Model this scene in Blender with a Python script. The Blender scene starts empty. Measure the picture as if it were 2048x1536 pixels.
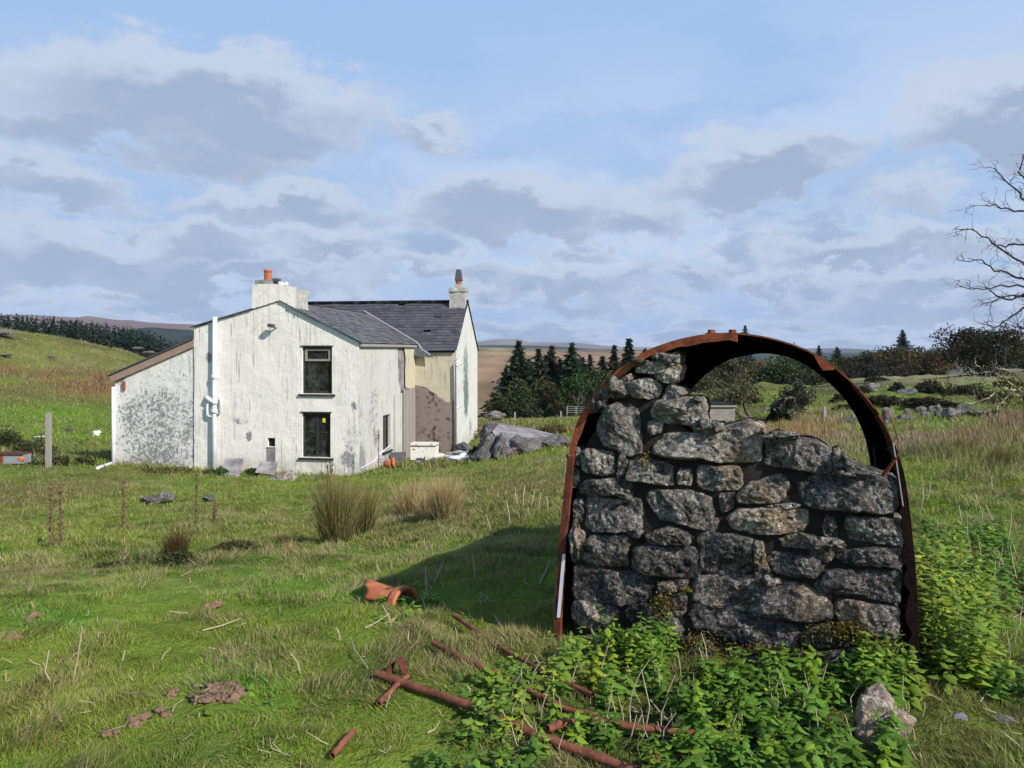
import bpy, math, random
import numpy as np
from mathutils import Vector, geometry as mgeo

# ------------------------------------------------------------------ camera, sky, sun, exposure
F = 1500.0; HZ = 700.0; CAMZ = 1.6
sc = bpy.context.scene
COL = sc.collection
cam_d = bpy.data.cameras.new('camera'); cam = bpy.data.objects.new('camera', cam_d); COL.objects.link(cam)
cam.location = (0, 0, CAMZ); cam.rotation_euler = (math.radians(90), 0, 0)
cam_d.sensor_width = 36; cam_d.sensor_fit = 'HORIZONTAL'; cam_d.lens = F / 2048 * 36
cam_d.shift_y = -(768 - HZ) / 2048; cam_d.clip_start = 0.05; cam_d.clip_end = 40000
sc.camera = cam
SUN_EL = math.radians(36); SUN_AZ = math.atan2(.75, -.66)      # azimuth from +Y towards +X
sun_d = bpy.data.lights.new('sun', 'SUN'); sun_d.energy = 4.6; sun_d.angle = math.radians(.55); sun_d.color = (1, .94, .84)
sun = bpy.data.objects.new('sun', sun_d); COL.objects.link(sun)
sdir = Vector((math.sin(SUN_AZ) * math.cos(SUN_EL), math.cos(SUN_AZ) * math.cos(SUN_EL), math.sin(SUN_EL)))
sun.rotation_euler = sdir.to_track_quat('Z', 'Y').to_euler(); sun.location = (10, -10, 20)
sc.view_settings.view_transform = 'Standard'; sc.view_settings.look = 'None'
sc.view_settings.exposure = 0.35; sc.view_settings.gamma = 1
sc.cycles.max_bounces = 6; sc.cycles.diffuse_bounces = 3; sc.cycles.transparent_max_bounces = 8
sc.cycles.volume_bounces = 0; sc.cycles.use_denoising = True

class NB:
    """small node-tree builder"""
    def __init__(s, tree): s.t = tree; s.n = tree.nodes; s.l = tree.links
    def new(s, typ, **kw):
        n = s.n.new(typ)
        for k, v in kw.items(): setattr(n, k, v)
        return n
    def put(s, sock, v):
        if v is None: return
        if hasattr(v, 'is_output'): s.l.new(v, sock)
        else:
            if isinstance(v, (tuple, list)) and len(v) == 3 and sock.type == 'RGBA': v = (*v, 1)
            sock.default_value = v
    def m(s, op, a, b=None, c=None, clamp=False):
        n = s.new('ShaderNodeMath', operation=op); n.use_clamp = clamp
        s.put(n.inputs[0], a); s.put(n.inputs[1], b)
        if c is not None: s.put(n.inputs[2], c)
        return n.outputs[0]
    def vm(s, op, a, b=None, scale=None):
        n = s.new('ShaderNodeVectorMath', operation=op)
        s.put(n.inputs[0], a); s.put(n.inputs[1], b)
        if scale is not None: s.put(n.inputs[3], scale)
        return n.outputs['Value'] if op in ('LENGTH', 'DISTANCE', 'DOT_PRODUCT') else n.outputs[0]
    def mix(s, f, a, b, mode='MIX'):
        n = s.new('ShaderNodeMix', data_type='RGBA', blend_type=mode)
        s.put(n.inputs[0], f); s.put(n.inputs[6], a); s.put(n.inputs[7], b)
        return n.outputs[2]
    def noise(s, vec, scale, detail=4, rough=.55, dist=0):
        n = s.new('ShaderNodeTexNoise'); s.put(n.inputs['Vector'], vec)
        n.inputs['Scale'].default_value = scale; n.inputs['Detail'].default_value = detail
        n.inputs['Roughness'].default_value = rough; n.inputs['Distortion'].default_value = dist
        return n.outputs[0]
    def vor(s, vec, scale, feature='F1'):
        n = s.new('ShaderNodeTexVoronoi', feature=feature); s.put(n.inputs['Vector'], vec); n.inputs['Scale'].default_value = scale
        return n.outputs['Distance']
    def sm(s, v, lo, hi):
        n = s.new('ShaderNodeMapRange', interpolation_type='SMOOTHSTEP'); s.put(n.inputs[0], v)
        s.put(n.inputs[1], lo); s.put(n.inputs[2], hi); return n.outputs[0]
    def comb(s, x, y, z):
        n = s.new('ShaderNodeCombineXYZ'); s.put(n.inputs[0], x); s.put(n.inputs[1], y); s.put(n.inputs[2], z); return n.outputs[0]
    def sep(s, v):
        n = s.new('ShaderNodeSeparateXYZ'); s.put(n.inputs[0], v); return n.outputs
    def pos(s): return s.new('ShaderNodeNewGeometry').outputs['Position']
    def bump(s, h, strength, dist):
        n = s.new('ShaderNodeBump'); n.inputs['Strength'].default_value = strength; n.inputs['Distance'].default_value = dist
        s.put(n.inputs['Height'], h); return n.outputs[0]

# ---- world: Nishita sky with procedural clouds laid out by direction (azimuth, slope)
w = bpy.data.worlds.new('World'); sc.world = w; w.use_nodes = True
wb = NB(w.node_tree); w.node_tree.nodes.clear()
sky = wb.new('ShaderNodeTexSky', sky_type='NISHITA'); sky.sun_disc = False
sky.sun_elevation = SUN_EL; sky.sun_rotation = SUN_AZ; sky.air_density = 1.0; sky.dust_density = .6; sky.ozone_density = 2.0
g = wb.new('ShaderNodeTexCoord').outputs['Generated']
dx, dy, dz = wb.sep(g)
az = wb.m('ARCTAN2', dx, dy)
hr = wb.m('SQRT', wb.m('ADD', wb.m('MULTIPLY', dx, dx), wb.m('MULTIPLY', dy, dy)))
el = wb.m('DIVIDE', dz, wb.m('MAXIMUM', hr, .02))
uv = wb.comb(az, el, 0)
wn = wb.new('ShaderNodeTexNoise'); wb.put(wn.inputs['Vector'], wb.vm('MULTIPLY', uv, (1, 1.6, 1)))
wn.inputs['Scale'].default_value = 7; wn.inputs['Detail'].default_value = 8; wn.inputs['Roughness'].default_value = .62
wn2 = wb.new('ShaderNodeTexNoise'); wb.put(wn2.inputs['Vector'], wb.vm('MULTIPLY', uv, (1, 1.8, 1))); wn2.inputs['Scale'].default_value = 24; wn2.inputs['Detail'].default_value = 7; wn2.inputs['Roughness'].default_value = .6
warp = wb.vm('ADD', wb.vm('SCALE', wb.vm('SUBTRACT', wn.outputs['Color'], (.5, .5, .5)), None, .19), wb.vm('SCALE', wb.vm('SUBTRACT', wn2.outputs['Color'], (.5, .5, .5)), None, .045))
wuv = wb.vm('ADD', uv, warp)
def AE(px, py):
    a = math.atan2(px - 1024, F); return a, (HZ - py) / F * math.cos(a)
BLOBS = [(420, 185, 420, 125, 1.0), (150, 230, 290, 70, .75), (420, 285, 270, 60, .7), (90, 350, 190, 50, .7), (560, 405, 235, 62, .95), (840, 245, 120, 42, .55),
         (1010, 410, 280, 78, 1.0), (1265, 420, 150, 75, .75), (1520, 330, 230, 85, 1.0), (1660, 280, 110, 55, .5), (2000, 220, 190, 100, 1.0), (1830, 400, 110, 55, .5),
         (1740, 510, 230, 52, .95), (1500, 565, 50, 28, .7), (1380, 550, 95, 34, .75), (1150, 500, 80, 28, .5), (180, 500, 260, 62, .95), (430, 490, 200, 50, .8), (660, 500, 110, 45, .75),
         (1560, 575, 70, 28, .65), (1850, 590, 240, 45, .85), (1450, 520, 50, 25, .5), (860, 545, 200, 34, .65), (1150, 570, 230, 40, .8), (400, 545, 420, 34, .8), (1250, 600, 180, 26, .5),(-300, 300, 300, 120, 1), (2400, 420, 260, 120, .9), (240, 395, 90, 28, .4)]
dens = None; low = None
for (px, py, rx, ry, am) in BLOBS:
    a, e = AE(px, py)
    d = wb.vm('SUBTRACT', wuv, (a, e, 0)); d = wb.vm('MULTIPLY', d, (F / rx, F / ry, 0))
    L = wb.vm('LENGTH', d)
    v = wb.m('MULTIPLY', wb.m('SUBTRACT', 1.0, L, clamp=True), am * 1.5)
    dens = v if dens is None else wb.m('MAXIMUM', dens, v)
    v2 = wb.m('MULTIPLY', v, wb.m('MULTIPLY_ADD', wb.sep(d)[1], -.9, .35, clamp=True))
    low = v2 if low is None else wb.m('MAXIMUM', low, v2)
# banded small clouds towards the horizon
bv = wb.comb(wb.m('MULTIPLY', az, 9.), wb.m('MULTIPLY', wb.m('LOGARITHM', wb.m('ADD', wb.m('MAXIMUM', el, -.02), .11), 2.718), 4.6), 3.3)
bn = wb.noise(wb.vm('ADD', bv, wb.vm('SCALE', warp, None, 3.)), 1.0, 7, .62)
band = wb.m('MULTIPLY', wb.sm(bn, .45, .55), wb.sm(el, .26, .08))
thin = wb.noise(wb.vm('MULTIPLY', wb.vm('ADD', uv, wb.vm('SCALE', warp, None, .6)), (1.0, 3.2, 1)), 2.4, 5, .5)
veil = wb.m('MULTIPLY', wb.sm(thin, .38, .56), wb.sm(wb.m('ADD', el, wb.m('MULTIPLY', az, -.12)), .50, .16))
S_ = 0.115
skyc = wb.mix(1.0, sky.outputs[0], (.62, .86, 1.22, 1), 'MULTIPLY')
XQ = S_ * 2 ** sc.view_settings.exposure
def cc(r, g_, b): return (r / XQ, g_ / XQ, b / XQ, 1)
zen = wb.mix(wb.sm(el, .02, .62), cc(.40, .565, .82), cc(.345, .535, .86))
zen = wb.mix(wb.sm(el, .6, 1.6), zen, skyc)
c1 = wb.mix(wb.m('MULTIPLY', veil, .85), zen, cc(.58, .70, .92))
c2 = wb.mix(wb.m('MULTIPLY', band, .9), c1, wb.mix(wb.sm(bn, .50, .64), cc(.69, .76, .87), cc(.345, .44, .61)))
fine = wb.noise(wb.vm('MULTIPLY', uv, (1, 1.5, 1)), 26, 5, .6)
dd = wb.m('ADD', dens, wb.m('MULTIPLY', wb.m('SUBTRACT', fine, .5), .45))
ccol = wb.mix(wb.sm(low, .0, .5), cc(.585, .665, .81), cc(.365, .45, .61))
ccol = wb.mix(wb.m('MULTIPLY', wb.sm(wn.outputs[0], .45, .7), .35), ccol, cc(.64, .71, .86))
c3 = wb.mix(wb.m('MULTIPLY', wb.sm(dd, .03, .46), .92), c2, ccol)
grd = wb.mix(wb.sm(el, -.01, -.05), c3, cc(.14, .16, .10))
bg = wb.new('ShaderNodeBackground'); bg.inputs[1].default_value = S_; wb.put(bg.inputs[0], grd)
wo = wb.new('ShaderNodeOutputWorld'); wb.l.new(bg.outputs[0], wo.inputs[0])

# ------------------------------------------------------------------ helpers
rng = np.random.default_rng(7); random.seed(7)
def P(px, py, Y): return np.array([(px - 1024) / F * Y, Y, CAMZ - (py - HZ) / F * Y])
def hash3(i, j, k, seed):
    n = (i * 374761393 + j * 668265263 + k * 2147483647 + seed * 1274126177) & 0xffffffff
    n = ((n ^ (n >> 13)) * 1274126177) & 0xffffffff
    n = n ^ (n >> 16)
    return (n & 0xffff) / 65535.0
def vnoise(p, seed=0):
    p = np.asarray(p, float); f = np.floor(p); t = p - f; t = t * t * (3 - 2 * t); i = f.astype(np.int64)
    r = 0
    for a in (0, 1):
        for b in (0, 1):
            for c in (0, 1):
                wgt = (t[..., 0] if a else 1 - t[..., 0]) * (t[..., 1] if b else 1 - t[..., 1]) * (t[..., 2] if c else 1 - t[..., 2])
                r = r + wgt * hash3(i[..., 0] + a, i[..., 1] + b, i[..., 2] + c, seed)
    return r * 2 - 1
def fbm(p, octv=4, seed=0, gain=.5):
    p = np.asarray(p, float); s = 0; a = 1; q = p.copy()
    for o in range(octv):
        s = s + a * vnoise(q, seed + o * 17); a *= gain; q = q * 2.03 + 11.3
    return s
def fbm2(x, y, sc_, octv=3, seed=0):
    return fbm(np.stack([x * sc_, y * sc_, np.zeros_like(x) + .37], -1), octv, seed)

ORG = {}
def origin(o): return ORG.get(o.name, np.zeros(3)) if o is not None else np.zeros(3)
def setp(o, label=None, cat=None, group=None, kind=None):
    if label: o['label'] = label
    if cat: o['category'] = cat
    if group: o['group'] = group
    if kind: o['kind'] = kind
    return o
def thing(name, label, cat, loc, group=None):
    o = bpy.data.objects.new(name, None); COL.objects.link(o); o.location = tuple(float(v) for v in loc)
    ORG[o.name] = np.array(loc, float); o.empty_display_size = .2
    return setp(o, label, cat, group)
def obj(name, verts, faces, mat, parent=None, smooth=False, colors=None, loc=None, fast=None):
    """verts in world coordinates; fast=(n per face) when faces is a flat int array of same-size faces"""
    verts = np.asarray(verts, float).reshape(-1, 3)
    if parent is not None: org = origin(parent)
    else: org = np.array(loc if loc is not None else (verts.mean(0) * [1, 1, 0] + [0, 0, verts[:, 2].min()]), float)
    me = bpy.data.meshes.new(name); v = verts - org
    if isinstance(faces, np.ndarray) and faces.ndim == 2:
        n = faces.shape[1]; F_ = len(faces)
        me.vertices.add(len(v)); me.vertices.foreach_set('co', v.astype(np.float32).ravel())
        me.loops.add(F_ * n); me.loops.foreach_set('vertex_index', faces.astype(np.int32).ravel())
        me.polygons.add(F_); me.polygons.foreach_set('loop_start', np.arange(0, F_ * n, n, dtype=np.int32))
        me.update(calc_edges=True)
    else:
        me.from_pydata([tuple(q) for q in v], [], [tuple(int(i) for i in f) for f in faces]); me.update()
    if smooth: me.polygons.foreach_set('use_smooth', [True] * len(me.polygons))
    if colors is not None:
        at = me.color_attributes.new('col', 'FLOAT_COLOR', 'POINT')
        cc_ = np.ones((len(v), 4), np.float32); cc_[:, :3] = colors; at.data.foreach_set('color', cc_.ravel())
    if mat: me.materials.append(mat)
    o = bpy.data.objects.new(name, me); COL.objects.link(o)
    if parent is not None: o.parent = parent; ORG[o.name] = org
    else: o.location = tuple(float(q) for q in org); ORG[o.name] = org
    return o
def tobj(name, label, cat, verts, faces, mat, group=None, kind=None, **kw):
    o = obj(name, verts, faces, mat, **kw); return setp(o, label, cat if kind != 'structure' else None, group, kind)

class MB:
    def __init__(s): s.v = []; s.f = []; s.n = 0
    def add(s, v, f):
        v = np.asarray(v, float).reshape(-1, 3)
        s.v.append(v); s.f += [tuple(int(i) + s.n for i in q) for q in f]; s.n += len(v); return s
    def box(s, o, ex, ey, ez):
        o, ex, ey, ez = (np.asarray(q, float) for q in (o, ex, ey, ez))
        v = [o + ex * a + ey * b + ez * c for c in (0, 1) for b in (0, 1) for a in (0, 1)]
        return s.add(v, [(0, 2, 3, 1), (4, 5, 7, 6), (0, 1, 5, 4), (2, 6, 7, 3), (0, 4, 6, 2), (1, 3, 7, 5)])
    def tube(s, pts, r, n=8, cap=True):
        pts = np.asarray(pts, float); k = len(pts); r = np.broadcast_to(np.asarray(r, float), (k,))
        vs = []
        ref = np.array([0.3, .2, 1.0])
        for i in range(k):
            t = pts[min(i + 1, k - 1)] - pts[max(i - 1, 0)]; t = t / (np.linalg.norm(t) + 1e-9)
            if abs(t @ ref) / np.linalg.norm(ref) > .97: ref = np.array([1., .1, .1])
            a = np.cross(t, ref); a /= np.linalg.norm(a); b = np.cross(t, a)
            for j in range(n):
                q = 2 * math.pi * j / n; vs.append(pts[i] + (a * math.cos(q) + b * math.sin(q)) * r[i])
        f = [(i * n + j, i * n + (j + 1) % n, (i + 1) * n + (j + 1) % n, (i + 1) * n + j) for i in range(k - 1) for j in range(n)]
        if cap: f += [tuple(range(n))[::-1], tuple(range((k - 1) * n, k * n))]
        return s.add(vs, f)
    def build(s, name, mat, parent=None, smooth=False, **kw): return obj(name, np.concatenate(s.v), s.f, mat, parent, smooth, **kw)

def material(name, fn, rough=.85, spec=.25):
    m = bpy.data.materials.new(name); m.use_nodes = True; b = NB(m.node_tree)
    bs = m.node_tree.nodes['Principled BSDF']; bs.inputs['Roughness'].default_value = rough
    bs.inputs['Specular IOR Level'].default_value = spec
    r = fn(b, bs)
    if r is not None: b.put(bs.inputs['Base Color'], r)
    return m
def attr_mat(name, translucent=.25, rough=.7, fine=0):
    m = bpy.data.materials.new(name); m.use_nodes = True; b = NB(m.node_tree)
    bs = m.node_tree.nodes['Principled BSDF']; out = m.node_tree.nodes['Material Output']
    c = b.new('ShaderNodeAttribute', attribute_name='col').outputs['Color']
    if fine: c = b.mix(1, c, b.mix(b.noise(b.pos(), fine, 3), (.6, .6, .6, 1), (1.4, 1.4, 1.4, 1)), 'MULTIPLY')
    b.put(bs.inputs['Base Color'], c); bs.inputs['Roughness'].default_value = rough; bs.inputs['Specular IOR Level'].default_value = .2
    if translucent:
        tr = b.new('ShaderNodeBsdfTranslucent'); b.put(tr.inputs[0], c)
        mx = b.new('ShaderNodeMixShader'); mx.inputs[0].default_value = translucent
        b.l.new(bs.outputs[0], mx.inputs[1]); b.l.new(tr.outputs[0], mx.inputs[2]); b.l.new(mx.outputs[0], out.inputs[0])
    return m
M = {}
M['leaf'] = attr_mat('foliage', .3)
M['grass'] = attr_mat('grass blades', .3)
M['bark'] = material('bark', lambda b, s: b.mix(b.noise(b.vm('MULTIPLY', b.pos(), (1, 1, .3)), 14, 5), (.05, .045, .035, 1), (.19, .17, .13, 1)))
M['bark_pale'] = material('lichened bark', lambda b, s: b.mix(b.sm(b.noise(b.pos(), 6, 4), .42, .6), (.10, .085, .07, 1), (.36, .35, .27, 1)))
M['twig'] = material('dark twigs', lambda b, s: b.mix(b.sm(b.noise(b.pos(), 9, 3), .4, .65), (.018, .015, .015, 1), (.075, .062, .05, 1)))
def rock_mat(name, dark, mid, light, scale=1.0, bumpd=.012, warm=(.24, .17, .10, 1), wamt=.35, lich=.5):
    def fn(b, s):
        p = b.pos(); rnd = b.new('ShaderNodeObjectInfo').outputs['Random']
        q = b.vm('ADD', p, b.comb(b.m('MULTIPLY', rnd, 7.), 0, 0))
        n1 = b.noise(q, 9 * scale, 6, .65); n2 = b.noise(q, 42 * scale, 5, .7); n3 = b.noise(q, 4.2 * scale, 3)
        n4 = b.noise(q, 110 * scale, 3, .7)
        c = b.mix(b.sm(n1, .3, .68), dark, mid)
        c = b.mix(b.m('MULTIPLY', b.m('MULTIPLY', b.sm(n3, .46, .62), b.sm(rnd, .25, .8)), wamt * 1.5), c, warm)
        k = b.m('MULTIPLY', b.sm(b.m('ADD', b.m('MULTIPLY', n2, .5), b.m('MULTIPLY', n4, .5)), .51, .59), .8)
        c = b.mix(b.m('MULTIPLY', k, b.m('MULTIPLY_ADD', b.sm(n1, .38, .62), .65, .25)), c, light)
        c = b.mix(b.m('MULTIPLY', b.sm(b.noise(q, 6.5 * scale, 6, .7), .60, .66), lich), c, (.50, .50, .46, 1))
        c = b.mix(b.m('MULTIPLY', b.sm(n2, .5, .36), .75), c, dark)
        c = b.mix(1, c, b.mix(rnd, (.75, .74, .74, 1), (1.3, 1.26, 1.2, 1)), 'MULTIPLY')
        h = b.m('ADD', b.m('MULTIPLY', n1, 1.2), b.m('ADD', b.m('MULTIPLY', n2, .75), b.m('MULTIPLY', n4, .35)))
        b.put(s.inputs['Normal'], b.bump(h, 1.0, bumpd))
        return c
    return material(name, fn, .95, .1)
M['stone'] = rock_mat('weathered stone', (.035, .032, .032, 1), (.205, .19, .172, 1), (.66, .64, .59, 1), 1.15, .018, lich=.5, wamt=.45)
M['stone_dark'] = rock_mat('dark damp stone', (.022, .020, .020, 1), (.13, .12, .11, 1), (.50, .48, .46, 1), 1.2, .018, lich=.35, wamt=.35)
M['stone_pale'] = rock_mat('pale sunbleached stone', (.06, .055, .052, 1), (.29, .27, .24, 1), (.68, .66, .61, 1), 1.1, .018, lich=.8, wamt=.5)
M['mortar'] = material('dark joint earth', lambda b, s: (b.put(s.inputs['Normal'], b.bump(b.noise(b.pos(), 30, 5, .7), 1, .04)), b.mix(b.noise(b.pos(), 12, 5), (.015, .013, .012, 1), (.075, .065, .056, 1)))[1], 1, 0)  # joint earth, with the deep shade of the gaps put into its colour
M['boulder'] = rock_mat('pale lichened rock', (.07, .068, .07, 1), (.25, .245, .245, 1), (.52, .51, .49, 1), .5, .12)
M['boulder_near'] = rock_mat('boulder near', (.10, .09, .08, 1), (.33, .30, .26, 1), (.62, .57, .50, 1), .8, .03, warm=(.34, .24, .15, 1))
M['concrete'] = material('grey concrete', lambda b, s: (b.put(s.inputs['Normal'], b.bump(b.noise(b.pos(), 14, 5, .7), .6, .03)), b.mix(b.sm(b.noise(b.pos(), 2.2, 6, .7), .35, .65), (.15, .14, .145, 1), (.33, .31, .30, 1)))[1], .95, .1)
def rust_fn(dark, light, patch):
    def fn(b, s):
        p = b.pos(); n = b.noise(p, 16, 6, .65); n2 = b.noise(p, 70, 4, .7)
        c = b.mix(b.sm(n, .32, .66), dark, light); c = b.mix(b.m('MULTIPLY', b.sm(n2, .55, .68), .6), c, patch)
        b.put(s.inputs['Normal'], b.bump(b.m('ADD', n, b.m('MULTIPLY', n2, .5)), .8, .006)); return c
    return fn
M['rust'] = material('orange rust', rust_fn((.12, .035, .018, 1), (.30, .085, .035, 1), (.07, .03, .02, 1)), .85, .2)
M['rust_bar'] = material('bar rust', rust_fn((.07, .024, .016, 1), (.19, .055, .028, 1), (.05, .02, .016, 1)), .85, .2)
M['rust_black'] = material('blackened rust', rust_fn((.006, .004, .004, 1), (.018, .008, .007, 1), (.05, .016, .010, 1)), .9, .1)  # rust colour taken down to the black of the shaded interior
M['rust_dark'] = material('dark rust', rust_fn((.045, .018, .014, 1), (.13, .042, .026, 1), (.22, .07, .035, 1)), .85, .2)
M['rust_pipe'] = material('pipe rust', rust_fn((.10, .036, .022, 1), (.25, .088, .05, 1), (.05, .02, .015, 1)), .8, .25)
M['tar'] = material('tarred steel', lambda b, s: b.mix(b.sm(b.noise(b.pos(), 3.5, 6, .7), .55, .8), (.006, .0065, .008, 1), (.02, .010, .008, 1)), .95, 0)  # inner steel: the black of the unlit interior is put into the colour
M['terracotta'] = material('terracotta', lambda b, s: b.mix(b.sm(b.noise(b.pos(), 12, 6), .35, .65), (.36, .105, .045, 1), (.50, .18, .08, 1)), .8, .2)
M['white_paint'] = material('white pipe paint', lambda b, s: b.mix(b.sm(b.noise(b.vm('MULTIPLY', b.pos(), (3, 3, 1)), 3, 5), .45, .8), (.74, .76, .82, 1), (.48, .49, .52, 1)), .5, .4)
M['enamel'] = material('white enamel', lambda b, s: b.mix(b.sm(b.noise(b.pos(), 5, 5), .6, .68), (.80, .78, .73, 1), (.36, .17, .09, 1)), .35, .5)
M['black_wood'] = material('black window paint', lambda b, s: b.mix(b.sm(b.noise(b.vm('MULTIPLY', b.pos(), (1, 1, 4)), 9, 4), .5, .7), (.022, .022, .024, 1), (.10, .10, .10, 1)), .6, .3)
M['old_wood'] = material('silvered wood', lambda b, s: b.mix(b.noise(b.vm('MULTIPLY', b.pos(), (9, 9, .8)), 5, 5), (.17, .15, .13, 1), (.42, .39, .35, 1)))
M['fascia'] = material('brown fascia board', lambda b, s: b.mix(b.noise(b.pos(), 5, 6, .7), (.20, .13, .10, 1), (.42, .31, .24, 1)))
M['dark'] = material('dark void', lambda b, s: (.012, .012, .012, 1))
M['curtain'] = material('patterned curtain', lambda b, s: b.mix(b.sm(b.noise(b.pos(), 9, 5), .46, .56), (.10, .10, .05, 1), (.45, .42, .26, 1)))
M['yellow'] = material('yellow sticker', lambda b, s: (.75, .62, .04, 1))
M['slate_sheet'] = material('dark slate sheet', lambda b, s: b.mix(b.noise(b.pos(), 6, 5), (.045, .047, .055, 1), (.11, .11, .125, 1)), .6, .4)
M['slate_pale'] = material('pale slate', lambda b, s: b.mix(b.noise(b.pos(), 6, 5), (.19, .19, .22, 1), (.36, .36, .40, 1)), .7, .3)
M['brick'] = material('red brick', lambda b, s: b.mix(b.noise(b.pos(), 12, 4), (.22, .07, .05, 1), (.36, .13, .09, 1)))
M['moss'] = attr_mat('moss tufts', .2)
M['soil'] = material('dry soil', lambda b, s: (b.put(s.inputs['Normal'], b.bump(b.noise(b.pos(), 40, 5, .7), 1, .02)), b.mix(b.noise(b.pos(), 25, 6, .7), (.10, .055, .035, 1), (.40, .26, .17, 1)))[1])
M['galv'] = material('galvanised steel', lambda b, s: b.mix(b.noise(b.pos(), 8, 4), (.20, .21, .22, 1), (.34, .35, .37, 1)), .5, .5)
def glass_fn(b, s):
    s.inputs['Roughness'].default_value = .12; s.inputs['Transmission Weight'].default_value = .0; s.inputs['Specular IOR Level'].default_value = .5
    return (.012, .014, .013, 1)
def mk_glass():
    m = bpy.data.materials.new('window glass'); m.use_nodes = True; b = NB(m.node_tree); out = m.node_tree.nodes['Material Output']
    m.node_tree.nodes.remove(m.node_tree.nodes['Principled BSDF'])
    tr = b.new('ShaderNodeBsdfTransparent'); tr.inputs[0].default_value = (.82, .85, .84, 1)
    gl = b.new('ShaderNodeBsdfGlossy'); gl.inputs['Roughness'].default_value = .05
    fr = b.new('ShaderNodeFresnel'); fr.inputs[0].default_value = 1.45
    n = b.noise(b.pos(), 2.2, 3); b.put(gl.inputs['Normal'], b.bump(n, .2, .05)); b.put(fr.inputs['Normal'], b.bump(n, .2, .05))
    mx = b.new('ShaderNodeMixShader'); b.l.new(fr.outputs[0], mx.inputs[0]); b.l.new(tr.outputs[0], mx.inputs[1]); b.l.new(gl.outputs[0], mx.inputs[2])
    df = b.new('ShaderNodeBsdfDiffuse'); df.inputs[0].default_value = (.32, .33, .31, 1); m2 = b.new('ShaderNodeMixShader'); b.put(m2.inputs[0], b.m('MULTIPLY_ADD', b.sm(b.noise(b.pos(), 4, 5, .7), .4, .7), .13, .03)); b.l.new(mx.outputs[0], m2.inputs[1]); b.l.new(df.outputs[0], m2.inputs[2])
    b.l.new(m2.outputs[0], out.inputs[0]); return m
M['glass'] = mk_glass()

# ------------------------------------------------------------------ terrain height
PXC = np.array([-600, 0, 250, 500, 720, 950, 1130, 1400, 1700, 1900, 2048, 2700.])
TAB = [
 (0.6, [4700] * 12), (2.0, [1900] * 12),
 (3.0, [1500, 1500, 1500, 1500, 1500, 1500, 1500, 1495, 1480, 1480, 1480, 1480]),
 (4.1, [1285, 1290, 1292, 1292, 1290, 1287, 1285, 1280, 1272, 1270, 1268, 1265]),
 (6.0, [1150, 1158, 1160, 1155, 1140, 1120, 1110, 1100, 1095, 1090, 1088, 1085]),
 (9.0, [1095, 1105, 1110, 1100, 1078, 1045, 1018, 1005, 992, 988, 985, 980]),
 (14., [1030, 1040, 1042, 1038, 1024, 990, 955, 940, 932, 928, 925, 920]),
 (20., [970, 978, 985, 988, 982, 950, 915, 902, 893, 888, 885, 880]),
 (27., [905, 925, 938, 948, 948, 930, 890, 872, 860, 856, 852, 850]),
 (34., [860, 885, 905, 925, 915, 904, 868, 855, 845, 843, 838, 835]),
 (45., [790, 826, 868, 880, 870, 838, 838, 834, 826, 822, 818, 815]),
 (60., [700, 745, 800, 840, 845, 841, 842, 812, 806, 803, 800, 795]),
 (80., [630, 664, 722, 800, 843, 843, 843, 793, 784, 778, 772, 765]),
 (95., [610, 650, 699, 785, 843, 845, 845, 783, 773, 768, 758, 750]),
 (120., [625, 668, 712, 785, 843, 844, 844, 774, 764, 757, 745, 735]),
 (150., [650, 698, 735, 790, 840, 840, 840, 768, 757, 750, 736, 725]),
 (200., [700, 732, 748, 800, 835, 835, 835, 770, 763, 757, 742, 735]),
 (300., [730, 742, 750, 790, 825, 825, 825, 785, 775, 768, 755, 745]),
 (600., [725, 735, 740, 760, 775, 777, 777, 765, 758, 752, 745, 740]),
 (1200., [715, 720, 722, 722, 722, 722, 724, 722, 720, 720, 718, 715]),
 (2000., [710, 712, 710, 700, 694, 691, 697, 704, 708, 708, 708, 706]),
 (3000., [706, 706, 706, 704, 702, 701, 703, 704, 706, 706, 706, 706]),
 (9000., [703] * 12)]
_pg = np.arange(-600, 2701, 25.); _lg = np.arange(math.log(.6), math.log(9000) + .02, .04)
_TL = np.log([r[0] for r in TAB]); _TZ = np.array([[CAMZ - (p - HZ) / F * r[0] for p in r[1]] for r in TAB])
_a = np.array([np.interp(_pg, PXC, row) for row in _TZ]); _HG = np.array([np.interp(_lg, _TL, _a[:, j]) for j in range(len(_pg))]).T
def gk(n): k = np.exp(-.5 * (np.arange(-3 * n, 3 * n + 1) / n) ** 2); return k / k.sum()
def blur(A, n, ax):
    k = gk(n); pad = [(0, 0), (0, 0)]; pad[ax] = (3 * n, 3 * n); B = np.pad(A, pad, 'edge')
    return np.apply_along_axis(lambda v: np.convolve(v, k, 'valid'), ax, B)
_HG = blur(blur(_HG, 2, 0), 3, 1)
def base_h(x, y):
    x = np.asarray(x, float); y = np.asarray(y, float)
    r = np.hypot(x, y); D = np.maximum(np.maximum(y, .5 * r), .6)
    px = np.clip(1024 + F * x / D, -600, 2699); l = np.clip(np.log(D), _lg[0], _lg[-1] - 1e-6)
    a = (px + 600) / 25; b = (l - _lg[0]) / .04
    i = np.floor(a).astype(int); j = np.floor(b).astype(int); i = np.clip(i, 0, len(_pg) - 2); j = np.clip(j, 0, len(_lg) - 2)
    fa = a - i; fb = b - j
    return (_HG[j, i] * (1 - fa) + _HG[j, i + 1] * fa) * (1 - fb) + (_HG[j + 1, i] * (1 - fa) + _HG[j + 1, i + 1] * fa) * fb
def proj(x, y, z): return 1024 + F * x / y, HZ + (CAMZ - z) / y * F
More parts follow.
